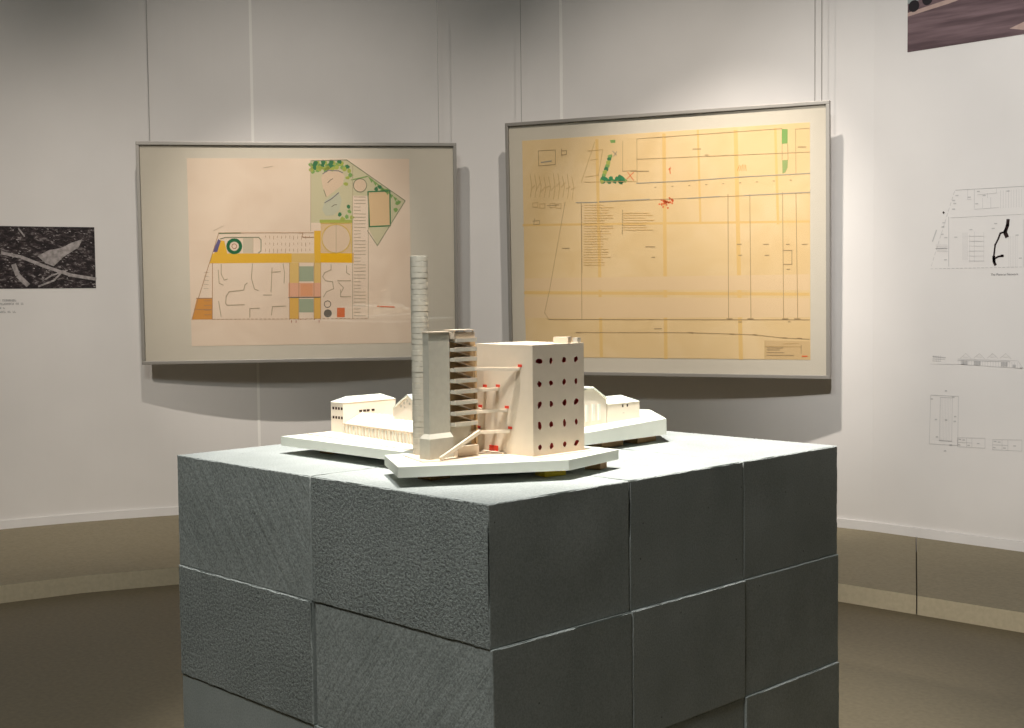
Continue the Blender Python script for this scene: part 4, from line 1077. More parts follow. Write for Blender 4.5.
# small misfits from block to block: (outward on the +x face, outward on the -y face)
off = {(1,0,1): (0, .0030), (0,0,1): (.0040, -.0022), (0,1,1): (.0040, -.0022), (0,2,1): (.0022, -.0022),
       (1,0,2): (0, .0005), (0,0,2): (.0005, -.0005), (0,1,2): (.0015, 0), (0,2,2): (.0062, 0)}
def block_label(cx, cy, k):
    c = course_name[k]
    if (cx, cy) == (0, 0): return f'grey aerated concrete block at the near corner of the pedestal, {c}'
    if (cx, cy) == (1, 0): return f'grey aerated concrete block at the left end of the lit face, {c}'
    if (cx, cy) == (0, 1): return f'dark concrete block in the middle of the shaded right face, {c}'
    if (cx, cy) == (0, 2): return f'dark concrete block at the far right end of the shaded face, {c}'
    if k == 0: return ('brightly lit concrete block under the left half of the white model, middle row' if cy == 1 else
                       'brightly lit concrete block at the back left of the pedestal top')
    return 'concrete block at the hidden back left of the pedestal, below the top course'
s = 0
for k in range(4):
    for cx in range(2):
        for cy in range(3):
            s += 1
            vis = k == 0 or cx == 0 or cy == 0
            dx, dy = off.get((cx, cy, k), (0, 0))
            m = M[face_mat.get((cx, cy, k), 'fine')]
            o = block_mesh(s, LX, LY, LZ, vis and k < 3).build('concrete_block', [m, M['fine']], fix=False)
            for f in o.data.polygons: f.material_index = 0 if f.normal.y < -.7 else 1     # only the lit cut face is rough
            o.location = (-LX*(cx+.5)+dx, LY*(cy+.5)-dy, -LZ*(k+1))
            tag(o, block_label(cx, cy, k), 'block', 'aerated concrete blocks stacked as the pedestal')

# ------------------------------------------------------------------ architectural model, front board
ZB, ZT = .0185, .039
am = empty('architectural_model', (-.25, .25, ZB))
tag(am, 'cream card model with tall ribbed chimney, stair tower and red-holed block, on the front board', 'model')
def P(mb, name, mat, parent, **kw):
    """build in world coordinates, then keep the place under the parent"""
    o = mb.build(name, mat, None, **kw)
    par = parent; inv = Vector((0, 0, 0)); q = par
    while q: inv += Vector(q.location); q = q.parent
    for v in o.data.vertices: v.co -= inv
    o.parent = parent
    return o
board = P(MB().prism([(-.414,.110),(-.2556,.0144),(-.088,.295),(-.123,.479),(-.326,.479),(-.326,.188),(-.392,.188)], ZB, ZT), 'base_board', M['pale'], am)
bevel(board, .0008, 1)
P(MB().prism([(-.375,.125),(-.268,.083),(-.232,.14),(-.225,.262),(-.148,.262),(-.148,.43),(-.323,.43),(-.330,.184),(-.375,.184)], ZT, ZT+.0016), 'pavement', M['cream'], am)

# the block with irregular openings
BX0, BX1, BY0, BY1, BZ0, BZ1 = -.322, -.161, .273, .4184, ZT+.0016, .2553
rows = [.2235, .180, .1395, .099, .0570]
cols = [.2910, .3235, .3610, .3950]
def blob(r, c):
    rnd = random.Random(r*10+c+5)
    sx, sy, tilt = [(.0078,.0042,0),(.0038,.0055,0),(.0060,.0050,.6),(.0058,.0045,.4)][c] if r == 0 else \
        [(.0048,.0050,.3),(.0052,.0044,-.5),(.0046,.0050,.2),(.0038,.0054,.1)][c] if r == 1 else \
        [(.0044,.0062,-.5),(.0042,.0056,.2),(.0050,.0056,-.4),(.0074,.0050,.5)][c] if r == 2 else \
        [(.0042,.0066,.2),(.0048,.0046,.7),(.0036,.0066,0),(.0036,.0056,.2)][c] if r == 3 else \
        [(.0052,.0050,.6),(.0046,.0050,-.4),(.0046,.0052,0),(.0066,.0040,.7)][c]
    pts = []
    n = 9
    for i in range(n):
        a = 2*PI*i/n
        k = 1.16+rnd.uniform(-.22, .22)
        u, v = sx*k*math.cos(a), sy*k*math.sin(a)
        pts.append((u*math.cos(tilt)-v*math.sin(tilt), u*math.sin(tilt)+v*math.cos(tilt)))
    return pts
holes = []
for r in range(5):
    for c in range(4):
        holes.append([(cols[c]+u, rows[r]+v) for u, v in blob(r, c)])
tower = empty('main_tower', (BX1-am.location.x, .35-am.location.y, 0)); tower.parent = am
bm = bmesh.new()
def loop(pts, x): return [bm.verts.new((x, p[0], p[1])) for p in pts]
outer = loop([(BY0,BZ0),(BY1,BZ0),(BY1,BZ1),(BY0,BZ1)], BX1)
edges = [bm.edges.new((outer[i], outer[(i+1)%4])) for i in range(4)]
for h in holes:
    lp = loop(h, BX1)
    edges += [bm.edges.new((lp[i], lp[(i+1)%len(lp)])) for i in range(len(lp))]
bmesh.ops.triangle_fill(bm, edges=edges, use_beauty=True)
for f in list(bm.faces):
    if f.normal.x < 0: f.normal_flip()
back = [bm.verts.new((BX0, v.co.y, v.co.z)) for v in outer]
for i in range(4):
    j = (i+1) % 4
    bm.faces.new((outer[i], back[i], back[j], outer[j]))
bm.faces.new(back)
off_t = Vector(am.location)+Vector(tower.location)
for v in bm.verts: v.co -= off_t
me = bpy.data.meshes.new('facade'); bm.to_mesh(me); bm.free(); me.materials.append(M['cream'])
fac = bpy.data.objects.new('facade', me); COL.objects.link(fac); fac.parent = tower
for h in holes:                                           # each opening: a red-lined recess
    m = MB(); n = len(h); d = .007
    m.add([(BX1-.0002, y, z) for y, z in h] + [(BX1-d, y, z) for y, z in h],
          [(i, (i+1)%n, (i+1)%n+n, i+n) for i in range(n)] + [tuple(range(n, 2*n))])
    P(m, 'window_opening', M['maroon'], tower, fix=False)
P(MB().prism([(-.1925,.3640),(-.1650,.3770),(-.1760,.4010),(-.2040,.388)], BZ1, .2675), 'roof_box', M['cream'], tower)
P(MB().box((-.1775,.404,BZ1), (-.1645,.414,.2655)), 'roof_hatch', M['grey_card'], tower)
doors = [(-.1951,.2145),(-.2948,.1714),(-.2574,.1730),(-.309,.1302),(-.2326,.1322),(-.3145,.0878),(-.224,.0921)]
for x, z in doors:
    P(MB().box((x-.0058, BY0-.0006, z-.0022), (x+.0054, BY0+.001, z+.0030)), 'doorway', M['red'], tower)
gd = P(MB().box((-.2835, BY0-.0012, BZ0), (-.2585, BY0+.001, .0545)), 'ground_door', M['red'], tower)
P(MB().box((-.300, BY0-.012, BZ0), (-.235, BY0-.0014, BZ0+.003)), 'door_step', M['cream'], tower)

# stair tower
st = empty('stair_tower', (-.285-am.location.x, .16-am.location.y, 0)); st.parent = am
st_shift = Vector((.003, .005, 0))
TZ0 = ZT+.0016
P(MB().box((-.303,.111,.0865), (-.286,.1640,.281)), 'shaft', M['grey_card'], st)
pl = MB()                                                 # plinth with a sloping ledge
a = [(-.309,.105),(-.2796,.105),(-.2796,.166),(-.309,.166)]; b = [(-.303,.111),(-.286,.111),(-.286,.1640),(-.303,.1640)]
pl.add([(x,y,TZ0) for x,y in a]+[(x,y,.0795) for x,y in a]+[(x,y,.0885) for x,y in b],
       [(3,2,1,0)]+[(i,(i+1)%4,(i+1)%4+4,i+4) for i in range(4)]+[(i+4,(i+1)%4+4,(i+1)%4+8,i+8) for i in range(4)]+[(8,9,10,11)])
P(pl, 'plinth', M['grey_card'], st)
P(MB().box((-.3045,.1100,.281), (-.2845,.1655,.2835)), 'shaft_cap', M['cream'], st)
P(MB().box((-.309,.1645,TZ0), (-.2925,.2380,.262)), 'core_wall', M['brown_card'], st)
P(MB().box((-.2925,.2330,TZ0+.02), (-.288,.2375,.253)), 'side_wall', M['brown_card'], st)
Z = [.2655, .2475, .2285, .2085, .1870, .1660, .1450, .1240, .1030]
for i, z in enumerate(Z):
    y0 = .1652 if i > 0 else .170
    x1 = -.272
    P(MB().box((-.302, y0, z-.0035), (x1,.2240, z+.0030)), 'landing', M['grey_card'], st)
    P(MB().box((x1-.0022, y0, z+.0030), (x1,.2240, z+.0048)), 'landing_edge', M['cream'], st)
for i in range(len(Z)-1):                                 # flights between the landings
    P(MB().beam((-.283, .178, Z[i]-.0030), (-.283, .222, Z[i+1]+.0028), .008, .0026, (0, 0, 1)), 'stair_flight', M['cream'], st)
P(MB().box((-.304,.166,.2685), (-.276,.222,.2805)), 'top_room', M['cream'], st)
top = MB(); top.box((-.304,.168,.2845), (-.274,.219,.2862))
for y in (.170, .217):
    top.box((-.302,y-.001,.2805), (-.300,y+.001,.2846)); top.box((-.278,y-.001,.2805), (-.276,y+.001,.2846))
P(top, 'roof_canopy', M['cream'], st)
P(MB().prism([(-.299,.168),(-.268,.168),(-.268,.222),(-.299,.222)], TZ0, .0605), 'ground_room', M['cream'], st)
P(MB().box((-.2995,.1665,.0605), (-.288,.220,.0995)), 'lower_core', M['grey_card'], st)
P(MB().beam((-.2545,.110,.0445), (-.2545,.212,.0885), .006, .0065), 'ramp', M['cream'], st)
P(MB().beam((-.2640,.126,.0450), (-.2640,.212,.0815), .010, .0022), 'ramp_stair', M['grey_card'], st)

st.location += st_shift
# footbridges from landings to doorways, forked where two doors share a landing
def bridge(zl, ends, sx=-.276):
    m = MB(); y0 = .2270
    for x, z in ends:
        m.beam((sx, y0-.004, zl), (x, BY0-.0003, z-.0062), .0085, .0052)
        m.beam((sx, y0-.004, zl+.0032), (x, BY0-.0003, z-.0030), .0012, .0016)
    P(m, 'footbridge', M['cream'], am)
bridge(.2085, [doors[0]])
bridge(.1660, doors[1:3], -.278)
bridge(.1240, doors[3:5], -.277)
bridge(.0835, doors[5:7], -.276)

# the ribbed chimney
ch = MB(); prof = []
z = TZ0; n = 36; dz = (.4305-TZ0)/n
rnd = random.Random(4)
for i in range(n):
    r = .0172 + rnd.uniform(-.0002, .0002)
    prof += [(r-.0008, z), (r, z+.0004), (r, z+dz-.0008), (r-.0008, z+dz-.0004)]; z += dz
ch.lathe(prof, 28, (-.3620, .1625))
P(ch, 'chimney', M['grey_card'], am, smooth=False)

# supports under the boards
def support(x, y, sx, sy, rz, mat, label, h=ZB):
    m = MB().box((-sx/2, -sy/2, 0), (sx/2, sy/2, h-.0003))
    o = bevel(m.build('support_block', mat), .0008, 1); o.location = (x, y, .0002); o.rotation_euler = (0, 0, rz)
    return tag(o, label, 'support', 'small blocks that lift the model boards')
support(-.1605, .3195, .034, .050, math.radians(-12), M['yellow_wood'], 'small yellow block under the front board, below the red-holed building')
support(-.158, .449, .034, .036, math.radians(20), M['wood'], 'small brown wood block under the right tip of the front board')
support(-.392, .745, .04, .080, math.radians(3), M['wood'], 'brown wood block under the back board, just right of the red-holed building')
support(-.392, .868, .04, .075, math.radians(4), M['wood'], 'brown wood block under the far right end of the back board')
support(-.78, .27, .05, .07, 0, M['wood'], 'wood block hidden in the shade beneath the left end of the back board')
support(-.45, .22, .04, .04, 0, M['wood'], 'wood block hidden under the back board, behind the chimney')
support(-.30, .14, .04, .05, 0, M['wood'], 'wood block hidden beneath the stair tower end of the front board')

# ------------------------------------------------------------------ street model on the back board
wm = empty('street_model', (-.6, .5, ZB))
tag(wm, 'long low white model of sheds and hip-roofed houses on the wide board behind', 'model')
bp_ = [(-.860,.170),(-.402,.166),(-.398,.1885),(-.337,.1885),(-.337,.48),(-.337,.899),(-.52,1.06),(-.70,1.02),(-.86,.60)]
zt_ = [.039,.039,.039,.039,.0405,.0562,.0562,.0520,.040]
P(MB().prism(bp_, ZB, zt_), 'base_board', M['pale'], wm)
P(MB().prism([(-.846,.232),(-.408,.186),(-.408,.60),(-.846,.585)], .0385, .0412), 'pavement', M['light_cream'], wm)
G = .0405
def hip(name, x0, y0, x1, y1, z0, ze, zr, ins, along='y', mat=None):
    h = empty(name, ((x0+x1)/2-wm.location.x, (y0+y1)/2-wm.location.y, 0)); h.parent = wm
    P(MB().box((x0,y0,z0), (x1,y1,ze)), 'walls', mat or M['light_cream'], h)
    m = MB(); xm, ym = (x0+x1)/2, (y0+y1)/2; e = .0012
    if along == 'y': r = [(xm, y0+ins, zr), (xm, y1-ins, zr)]
    else: r = [(x0+ins, ym, zr), (x1-ins, ym, zr)]
    c = [(x0-e,y0-e,ze), (x1+e,y0-e,ze), (x1+e,y1+e,ze), (x0-e,y1+e,ze)]
    if along == 'y': fs = [(0,1,4),(1,2,5,4),(2,3,5),(3,0,4,5),(3,2,1,0)]
    else: fs = [(0,1,5,4),(1,2,5),(2,3,4,5),(3,0,4),(3,2,1,0)]
    m.add(c+r, fs); P(m, 'roof', M['pale'], h)
    return h
h1 = hip('corner_house', -.838, .294, -.792, .448, G, .1103, .1225, .026)
for z in (.0964, .0753):
    for x in (-.8286, -.8180, -.8075, -.7968):
        P(MB().box((x-.0032, .2934, z-.0030), (x+.0032, .2946, z+.0030)), 'window', M['dark_card'], h1)
for y in (.3440, .3555, .3660, .3805):
    P(MB().box((-.7926, y-.0042, .0855), (-.7914, y+.0042, .0907)), 'window', M['dark_card'], h1)
# long street hall: arcaded front wall with a ribbed sloping upper part
hl = empty('street_hall', (-.6-wm.location.x, .29-wm.location.y, 0)); hl.parent = wm
P(MB().prism([(-.790,.2935),(-.43,.240),(-.43,.345),(-.790,.345)], G, [.062,.066,.084,.084]), 'walls', M['light_cream'], hl)
d = Vector((.36, -.0535, 0)).normalized(); nrm = Vector((d.y, -d.x, 0))
pil = MB(); arch = MB()
for i in range(24):
    p = Vector((-.786, .2929, 0)) + d*(.0145*i)
    q = p + nrm*.0015
    zt = .0602+.004*(i/24)
    pil.beam((q.x, q.y, G), (q.x, q.y, zt), .0035, .003, tuple(nrm))
    a1 = p + d*.007 + nrm*.001
    arch.beam((a1.x, a1.y, G+.004), (a1.x, a1.y, zt-.006), .0050, .0018, tuple(nrm))
P(pil, 'pilasters', M['pale'], hl); P(arch, 'wall_panels', M['light_cream'], hl)
P(MB().beam((-.791,.2925,.0625), (-.43,.239,.0665), .004, .003), 'cornice', M['cream'], hl)
rib = MB()
for i in range(22):
    x = -.780+.0155*i; y = .2935+(x+.79)*(-.149)
    f = (x+.79)/.36
    rib.beam((x, y+.003, .0632+.0045*f), (x, .343, .0852), .004, .003)
P(rib, 'roof_ribs', M['pale'], hl)
P(MB().prism([(-.66,.333),(-.43,.300),(-.43,.36),(-.66,.36)], .075, .1055), 'upper_wall', M['light_cream'], hl)
# gabled sheds
def shed(x0, x1, y0, y1, ze, zr, trusses):
    s_ = empty('gabled_shed', ((x0+x1)/2-wm.location.x, (y0+y1)/2-wm.location.y, 0)); s_.parent = wm
    xm = (x0+x1)/2
    sec = [(x0,G),(x1,G),(x1,ze),(xm,zr),(x0,ze)]
    m = MB(); m.add([(x,y0,z) for x,z in sec]+[(x,y1,z) for x,z in sec],
        [(0,1,2,3,4),(9,8,7,6,5)]+[(i,(i+1)%5,(i+1)%5+5,i+5) for i in range(5)])
    P(m, 'walls', M['light_cream'], s_)
    r = MB(); e = .003
    for a_, b_ in (((x0-e,ze-.001),(xm,zr+.001)), ((xm,zr+.001),(x1+e,ze-.001))):
        r.beam((a_[0],(y0+y1)/2,a_[1]), (b_[0],(y0+y1)/2,b_[1]), y1-y0+.006, .003)
    P(r, 'roof', M['pale'], s_)
    for (fx, fz, rr) in trusses:
        t = MB(); n_ = 10
        t.add([(fx+rr*math.cos(2*PI*i/n_), y0-.0006, fz+rr*math.sin(2*PI*i/n_)) for i in range(n_)]+[(fx+rr*math.cos(2*PI*i/n_), y0+.001, fz+rr*math.sin(2*PI*i/n_)) for i in range(n_)],
              [tuple(range(n_))]+[(i,(i+1)%n_,(i+1)%n_+n_,i+n_) for i in range(n_)])
        P(t, 'round_opening', M['grey_card'], s_)
    return s_
shed(-.641, -.545, .322, .56, .106, .135, [(-.618,.1105,.0035),(-.607,.1175,.0035),(-.597,.1245,.0035),(-.588,.1170,.0030),(-.606,.1085,.0025)])
# shed whose gable looks to the right, behind the red-holed block
sg = empty('gabled_shed', (-.48-wm.location.x, .68-wm.location.y, 0)); sg.parent = wm
sec = [(.60,.044),(.768,.050),(.768,.1085),(.719,.1375),(.60,.112)]
m = MB(); m.add([(-.57,y,z) for y,z in sec]+[(-.410,y,z) for y,z in sec], [(4,3,2,1,0),(5,6,7,8,9)]+[(i,(i+1)%5,(i+1)%5+5,i+5) for i in range(5)])
P(m, 'walls', M['light_cream'], sg)
r = MB(); r.beam((-.49,.769,.1080), (-.49,.7195,.1378), .168, .003, (0,0,1)); r.beam((-.49,.7185,.1350), (-.49,.60,.1425), .168, .003, (0,0,1))
P(r, 'roof', M['pale'], sg)
w3 = MB()
for y_ in (.70, .722, .742): w3.box((-.4104, y_-.004, .060), (-.4085, y_+.004, .098))
P(w3, 'wall_panels', M['pale'], sg)
h2 = hip('small_house', -.475, .772, -.410, .888, .048, .0945, .110, .030)
for y in (.826, .843):
    P(MB().box((-.4106, y-.0022, .0845), (-.4094, y+.0022, .0905)), 'window', M['dark_card'], h2)
P(MB().box((-.4106, .826, .0700), (-.4094, .832, .0716)), 'window', M['grey_card'], h2)

# ------------------------------------------------------------------ framed drawings
def ribbon(mb, pts, w, y):
    """flat pen line in the sheet plane (local x, z), facing -y"""
    for (x0, z0), (x1, z1) in zip(pts, pts[1:]):
        dx, dz = x1-x0, z1-z0; L = math.hypot(dx, dz) or 1e-6
        ex, ez = dx/L*w*.35, dz/L*w*.35
        nx, nz = -dz/L*w/2, dx/L*w/2
        mb.add([(x0-ex-nx,y,z0-ez-nz),(x1+ex-nx,y,z1+ez-nz),(x1+ex+nx,y,z1+ez+nz),(x0-ex+nx,y,z0-ez+nz)], [(0,1,2,3)])

def framed(label, pL, pR, z0, z1, sheet, plan, sheet_mat, pxm, lean, wires, group):
    d = Vector((pR[0]-pL[0], pR[1]-pL[1])); W = d.length; H = z1-z0
    rz = math.atan2(d.y, d.x)
    root = empty('framed_drawing', ((pL[0]+pR[0])/2, (pL[1]+pR[1])/2, z0), rz, lean)
    tag(root, label, 'framed drawing', group)
    fr = MB(); t = .019; D0, D1 = -.012, .026
    for (x0, x1, a, b) in ((-W/2, W/2, 0, t), (-W/2, W/2, H-t, H)): fr.box((x0, D0, a), (x1, D1, b))
    for (x0, x1) in ((-W/2, -W/2+t), (W/2-t, W/2)): fr.box((x0, D0, t), (x1, D1, H-t))
    bevel(fr.build('frame', M['alu'], root), .002, 2)
    MB().box((-W/2+t, .018, t), (W/2-t, .022, H-t)).build('backing_board', M['backing'], root)
    MB().box((-W/2+t, .004, t), (W/2-t, .008, H-t)).build('mount', M['mount'], root)
    u0, u1, v0, v1 = sheet
    X0, X1, S0, S1 = -W/2+u0*W, -W/2+u1*W, v0*H, v1*H
    loc = lambda p: (X0+p[0]*(X1-X0), S0+p[1]*(S1-S0))
    sh = MB().box((X0, .0025, S0), (X1, .0038, S1)); mats = [sheet_mat]; slot = {}
    def use(c):
        if c not in slot: slot[c] = len(mats); mats.append(ink(c))
        sh.cur = slot[c]; return slot[c]
    under = ('palegreen', 'stain', 'pinkpaper', 'sand', 'titleblock')
    for k, (c, pts) in enumerate(plan['fills']):
        i = use(c); y = .00238-.000004*k if c in under else .0021-.00002*i
        sh.add([(p[0], y, p[1]) for p in map(loc, pts)], [tuple(range(len(pts)))])
    for c, w_, pts in plan['lines']:
        i = use(c); ribbon(sh, [loc(p) for p in pts], w_*pxm, .0014-.00002*i)
    sh.build('drawing_sheet', mats, root, fix=False)
    MB().box((-W/2+t, -.0045, t), (W/2-t, -.0025, H-t)).build('glass_pane', M['glass'], root)
    for u in wires:
        x = -W/2+u*W
        MB().tube((x, .010, H), (x, .010+(CEIL-z0-H)*math.tan(lean)*1.0, CEIL-z0-.001), .0015, 6).build('hanging_wire', M['wire'], root)
    return root
grp = 'framed plans hanging on the curved wall'
framed('framed pinkish site plan with yellow roads and green garden, the left of two frames', (-5.113,2.117), (-4.029,3.567), -.020, 1.239,
       (.1535, .8485, .0795, .9275), SITE_PLAN, M['paper_pink'], .0054, math.radians(.9), (.0423, .9448), grp)
framed('framed amber survey plan with red scribble and green trees, the right of two frames', (-3.785,3.7515), (-2.07,4.432), -.108, 1.343,
       (.0548, .9441, .0690, .9273), SURVEY_PLAN, M['paper_amber'], .0054, math.radians(1.1), (.0522, .957, .976), grp)

# ------------------------------------------------------------------ prints applied to the walls
def photo_bw():
    m = new_mat('black and white aerial photograph', (.2,.2,.2), .6, .3)
    tc = N(m, 'ShaderNodeTexCoord')
    mp = N(m, 'ShaderNodeMapping'); mp.inputs['Scale'].default_value = (16, 16, 34); mp.inputs['Rotation'].default_value = (0, .25, 0)
    LK(m, tc, 'Object', mp, 'Vector')
    a = N(m, 'ShaderNodeTexNoise'); a.inputs['Scale'].default_value = 1.6; a.inputs['Detail'].default_value = 7; a.inputs['Roughness'].default_value = .72; a.inputs['Distortion'].default_value = .5
    LK(m, mp, 'Vector', a, 'Vector')
    r = N(m, 'ShaderNodeValToRGB'); e = r.color_ramp.elements
    e[0].position = .46; e[0].color = (.012, .008, .009, 1); e[1].position = .74; e[1].color = (.46, .42, .41, 1)
    k = e.new(.56); k.color = (.05, .036, .037, 1)
    LK(m, a, 'Fac', r, 'Fac'); LK(m, r, 'Color', BS(m), 'Base Color')
    return m
M['aerial'] = photo_bw()
M['photo_grey'] = mottled('photograph pale grey', (.20,.18,.175), (.42,.38,.37), 45, .6)
def on_arc(a, z, g): x, y = arc(RW-g, a); return (x, y, z)
pa0, pa1, pz0, pz1 = 159.93, 171.5, .4185, .7655
mb = MB(); n = 24
for i in range(n+1):
    a = pa0+(pa1-pa0)*i/n
    mb.v += [on_arc(a, pz0, .002), on_arc(a, pz1, .002)]
for i in range(n): mb.f.append([2*i, 2*i+1, 2*i+3, 2*i+2]); mb.mi.append(0)
tag_ph = lambda ph: tag(ph, 'black and white aerial town photograph stuck on the left end of the wall', 'photograph')
def arc_ribbon(mb, pts, w, g):
    for (a0, z0), (a1, z1) in zip(pts, pts[1:]):
        k = math.radians(1)*RW
        dx, dz = (a1-a0)*k, z1-z0; L = math.hypot(dx, dz)
        na, nz = -dz/L*w/2/k, dx/L*w/2
        mb.add([on_arc(a0-na, z0-nz, g), on_arc(a1-na, z1-nz, g), on_arc(a1+na, z1+nz, g), on_arc(a0+na, z0+nz, g)], [(0,1,2,3)])
def PA(px, py): return (167.05-(px/94.5)*7.12, .7655-((py-227)/61)*.347)      # picture-relative place in the photograph
roads = mb; mb.cur = 1
for pts, w in (([(0,253),(20,257),(45,267),(70,275),(95,279)], .018), ([(12,264),(16,275),(25,284),(26,285)], .026), ([(36,286),(52,280),(62,270)], .010), ([(43,279),(50,275),(66,270)], .008), ([(18,229),(24,237)], .008)):
    arc_ribbon(roads, [PA(*p) for p in pts], w, .0026)
field = mb; q = [PA(*p) for p in ((36,256),(48,250),(60,248),(70,243),(82,239),(78,247),(62,257),(52,266),(44,263))]
field.add([on_arc(a, z, .0024) for a, z in q], [tuple(range(len(q)))])
rnd = random.Random(11)
hs = mb
for i in range(150):
    px, py = rnd.uniform(0, 94), rnd.uniform(229, 287)
    a, z = PA(px, py); w = rnd.uniform(.05, .16); h = rnd.uniform(.002, .007)
    hs.add([on_arc(a, z, .0028), on_arc(a+w, z+.002, .0028), on_arc(a+w, z+h, .0028), on_arc(a, z+h-.001, .0028)], [(0,1,2,3)])
tag_ph(mb.build('wall_photograph', [M['aerial'], M['photo_grey']], fix=False))

# small lines of caption beneath it
def pl_left(s_, z, g): return on_arc(167.05-s_, z, .002)
m = MB(); rnd = random.Random(5)
for s1, z, size in ((.95, .348, .012), (1.58, .328, .012), (.16, .306, .011), (.98, .284, .012)):
    x = -2.4
    while x < s1:
        w = rnd.uniform(.06, .12)
        if rnd.random() > .15:
            t = size*.2
            for (xa, xb, za, zb) in ((x, x+.028, z, z+size), (x, x+w, z+size*rnd.choice((0, .4, .8)), None), (x+w-.028, x+w, z, z+size*rnd.choice((.5, 1)))):
                zb = za+t if zb is None else zb
                m.add([pl_left(xa, za, 0), pl_left(xb, za, 0), pl_left(xb, zb, 0), pl_left(xa, zb, 0)], [(0,1,2,3)])
        x += w+.035
tag(m.build('photo_caption', ink('mid'), fix=False), 'four short lines of dark caption print below the aerial photograph', 'caption')

# --- right wall: colour street photograph, plan, section and small plans
def street_mat():
    m = new_mat('colour street photograph', (.2,.15,.16), .5, .3)
    tc = N(m, 'ShaderNodeTexCoord'); mp = N(m, 'ShaderNodeMapping'); mp.inputs['Rotation'].default_value = (0, -.16, 0); mp.inputs['Scale'].default_value = (2, 1, 24)
    LK(m, tc, 'Object', mp, 'Vector')
    a = N(m, 'ShaderNodeTexNoise'); a.inputs['Scale'].default_value = 1.4; a.inputs['Detail'].default_value = 5
    LK(m, mp, 'Vector', a, 'Vector')
    r = N(m, 'ShaderNodeValToRGB'); e = r.color_ramp.elements
    e[0].position = .35; e[0].color = (.095, .062, .068, 1); e[1].position = .68; e[1].color = (.20, .135, .145, 1)
    LK(m, a, 'Fac', r, 'Fac'); LK(m, r, 'Color', BS(m), 'Base Color')
    return m
M['street'] = street_mat()
M['kerb'] = mottled('photographed kerb', (.40,.285,.25), (.47,.34,.30), 40, .6)
M['car'] = new_mat('photographed car body', (.30, .34, .33), .5)
M['tyre'] = new_mat('photographed tyre', (.02, .017, .02), .6)
yW = WY-.002
sp = MB().add([(-1.733,yW,1.5675),(-.55,yW,1.5675),(-.55,yW,2.25),(-1.733,yW,2.25)], [(0,1,2,3)])
sp.cur = 1
sp.add([(-1.733,yW-.0006,1.747),(-1.50,yW-.0006,1.777),(-1.30,yW-.0006,1.815),(-.9,yW-.0006,1.90),(-.9,yW-.0006,1.93),(-1.50,yW-.0006,1.800),(-1.733,yW-.0006,1.766)], [(0,1,2,3,4,5,6)])
sp.add([(-1.20,yW-.0006,1.605),(-1.13,yW-.0006,1.588),(-.9,yW-.0006,1.590),(-.9,yW-.0006,1.70),(-1.11,yW-.0006,1.632)], [(0,1,2,3,4)])
sp.cur = 2
sp.add([(-1.733,yW-.0008,1.81),(-1.60,yW-.0008,1.83),(-1.58,yW-.0008,1.95),(-1.733,yW-.0008,1.95)], [(0,1,2,3)])
sp.cur = 3
for cx, cz, rr in ((-1.698, 1.795, .03), (-1.625, 1.815, .028)): sp.add([(cx+rr*math.cos(2*PI*i/14), yW-.001, cz+rr*math.sin(2*PI*i/14)) for i in range(14)], [tuple(range(14))])
tag(sp.build('wall_photograph', [M['street'], M['kerb'], M['car'], M['tyre']], fix=False), 'colour street photograph at the top of the right wall', 'photograph')
def wl_ribbon(mb, pts, w, g=0): ribbon(mb, pts, w, yW-g)
def strokes(mb, items, g=0):
    for w_, pts in items: wl_ribbon(mb, pts, w_, g)
    return mb
PLAN = strokes(MB(), WALL_PLAN)
PLAN.cur = 1
PLAN.add([(x, yW-.0004, z) for x, z in WALL_ARROW], [(0,1,2,3)])
strokes(PLAN, WALL_SQUIGGLE, .0005)
gp = tag(PLAN.build('printed_floor_plan', [ink('faint'), ink('blackline')], fix=False), 'thin grey floor plan printed on the right wall around a black squiggle', 'wall print')
def text(body, loc, size, mat, name, parent=None):
    cu = bpy.data.curves.new(name, 'FONT'); cu.body = body; cu.size = size; cu.extrude = .0002
    o = bpy.data.objects.new(name, cu); COL.objects.link(o)
    dg = bpy.context.evaluated_depsgraph_get(); dg.update()
    me = bpy.data.meshes.new_from_object(o.evaluated_get(dg)); bpy.data.objects.remove(o)
    me.materials.clear(); me.materials.append(mat)
    k = bpy.data.objects.new(name, me); COL.objects.link(k)
    k.rotation_euler = (PI/2, 0, 0); k.location = loc
    if parent: k.parent = parent
    return k
text('The Plane as Network', (CAPTION_AT[0][0], yW, CAPTION_AT[0][1]), .0150, ink('print'), 'plan_caption', gp)
tag(strokes(MB(), WALL_SECTION).build('printed_section', ink('faint'), fix=False), 'long thin grey cross-section of sheds printed on the right wall', 'wall print')
tag(strokes(MB(), WALL_TALL_PLAN).build('printed_plan', ink('faint'), fix=False), 'tall narrow grey rectangular plan printed low on the right wall', 'wall print')
for items, lab in ((WALL_ROOM_A, 'small grey room plan beside the tall narrow plan, low on the right wall'), (WALL_ROOM_B, 'small grey room plan farther right from the tall plan, low on the wall')):
    tag(strokes(MB(), items).build('printed_room_plan', ink('faint'), fix=False), lab, 'wall print', 'small room plans low on the right wall')

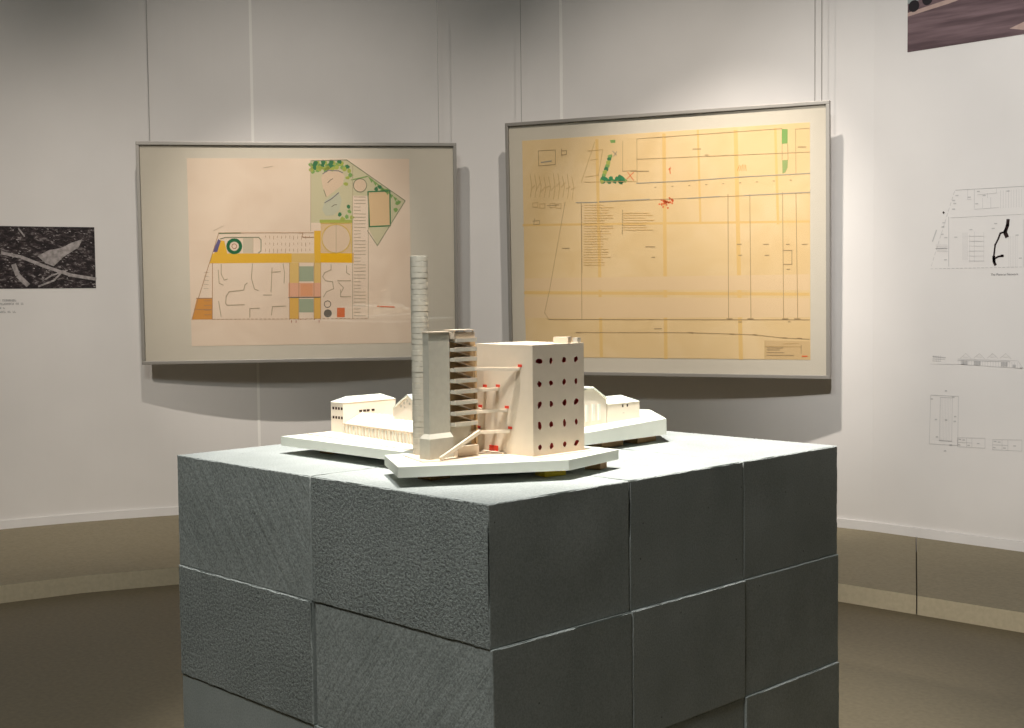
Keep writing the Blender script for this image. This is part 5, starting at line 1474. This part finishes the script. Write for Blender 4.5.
# ------------------------------------------------------------------ light
def spot(name, loc, to, watts, ang, blend, rad, col=(1, .93, .85)):
    l = bpy.data.lights.new(name, 'SPOT'); l.energy = watts; l.spot_size = math.radians(ang); l.spot_blend = blend; l.shadow_soft_size = rad; l.color = col
    o = bpy.data.objects.new(name, l); COL.objects.link(o); o.location = loc
    o.rotation_euler = (Vector(to)-Vector(loc)).to_track_quat('-Z', 'Y').to_euler()
    return o
WARM = (1, .915, .82)
spot('spotlight', (-.04,.02,2.7), (-.58,.86,.0), 660, 46, .75, .018, (1, .975, .93))
spot('spotlight', (-2.85,1.02,3.3), (-4.6,2.85,.45), 205, 66, 1, .035, WARM)
spot('spotlight', (-2.78,1.10,3.3), (-4.66,2.80,.62), 370, 28, 1, .035, WARM)
spot('spotlight', (-1.75,2.40,3.3), (-2.95,4.15,.45), 225, 66, 1, .035, WARM)
spot('spotlight', (-1.70,2.46,3.3), (-2.70,4.2,.45), 540, 38, 1, .035, WARM)
spot('spotlight', (1.1,-.9,3.0), (-1.0,4.61,.95), 1250, 36, 1, .05, (1, .96, .92))
spot('spotlight', (-1.5,-1.9,3.2), (-5.7,1.2,.0), 560, 42, 1, .05, WARM)
spot('spotlight', (.5,-2.4,2.3), (-.85,3.7,-.9), 600, 18, 1, .05, WARM)  # added to brighten the right platform riser, no lamp known there
spot('spotlight', (-1.3,-3.0,2.3), (-4.4,1.2,-.95), 130, 22, 1, .05, WARM)  # likewise an added, unseen source, lifting the left platform riser
w = bpy.data.worlds.new('dim hall'); scene.world = w; w.use_nodes = True
w.node_tree.nodes['Background'].inputs[0].default_value = (.8, .85, .9, 1); w.node_tree.nodes['Background'].inputs[1].default_value = .02
# added fill light overhead, no lamp known there, grazing the pedestal's near faces
la = bpy.data.lights.new('fill_light', 'AREA'); la.energy = 125; la.size = .8; la.color = (.95, 1, .97)
lo = bpy.data.objects.new('fill_light', la); COL.objects.link(lo); lo.location = (.28,-1.3,3.35); lo.rotation_euler = (Vector((-.2,-.1,-.3))-Vector(lo.location)).to_track_quat('-Z','Y').to_euler()

# ------------------------------------------------------------------ camera (solved from the pedestal's edges)
yaw, pit, rol = -.795933553, .053762042, -.0111308431
fw = Vector((math.sin(yaw)*math.cos(pit), math.cos(yaw)*math.cos(pit), -math.sin(pit)))
rt = Vector((math.cos(yaw), -math.sin(yaw), 0)); up = rt.cross(fw)
r2 = math.cos(rol)*rt+math.sin(rol)*up; u2 = -math.sin(rol)*rt+math.cos(rol)*up
cam = bpy.data.cameras.new('camera'); co = bpy.data.objects.new('camera', cam); COL.objects.link(co)
mt = Matrix((r2, u2, -fw)).transposed().to_4x4(); mt.translation = Vector((1.55836, -1.46554, .35140)); co.matrix_world = mt
cam.sensor_fit = 'HORIZONTAL'; cam.sensor_width = 36; cam.lens = 1277.84*36/1024; cam.clip_start = .05
scene.camera = co
vs = scene.view_settings
vs.view_transform = 'Standard'; vs.look = 'None'; vs.gamma = 1; vs.use_curve_mapping = False; vs.exposure = 0.0
scene.cycles.use_denoising = True
scene.cycles.max_bounces = 8; scene.cycles.diffuse_bounces = 5; scene.cycles.transparent_max_bounces = 12
scene.cycles.caustics_reflective = False; scene.cycles.caustics_refractive = False
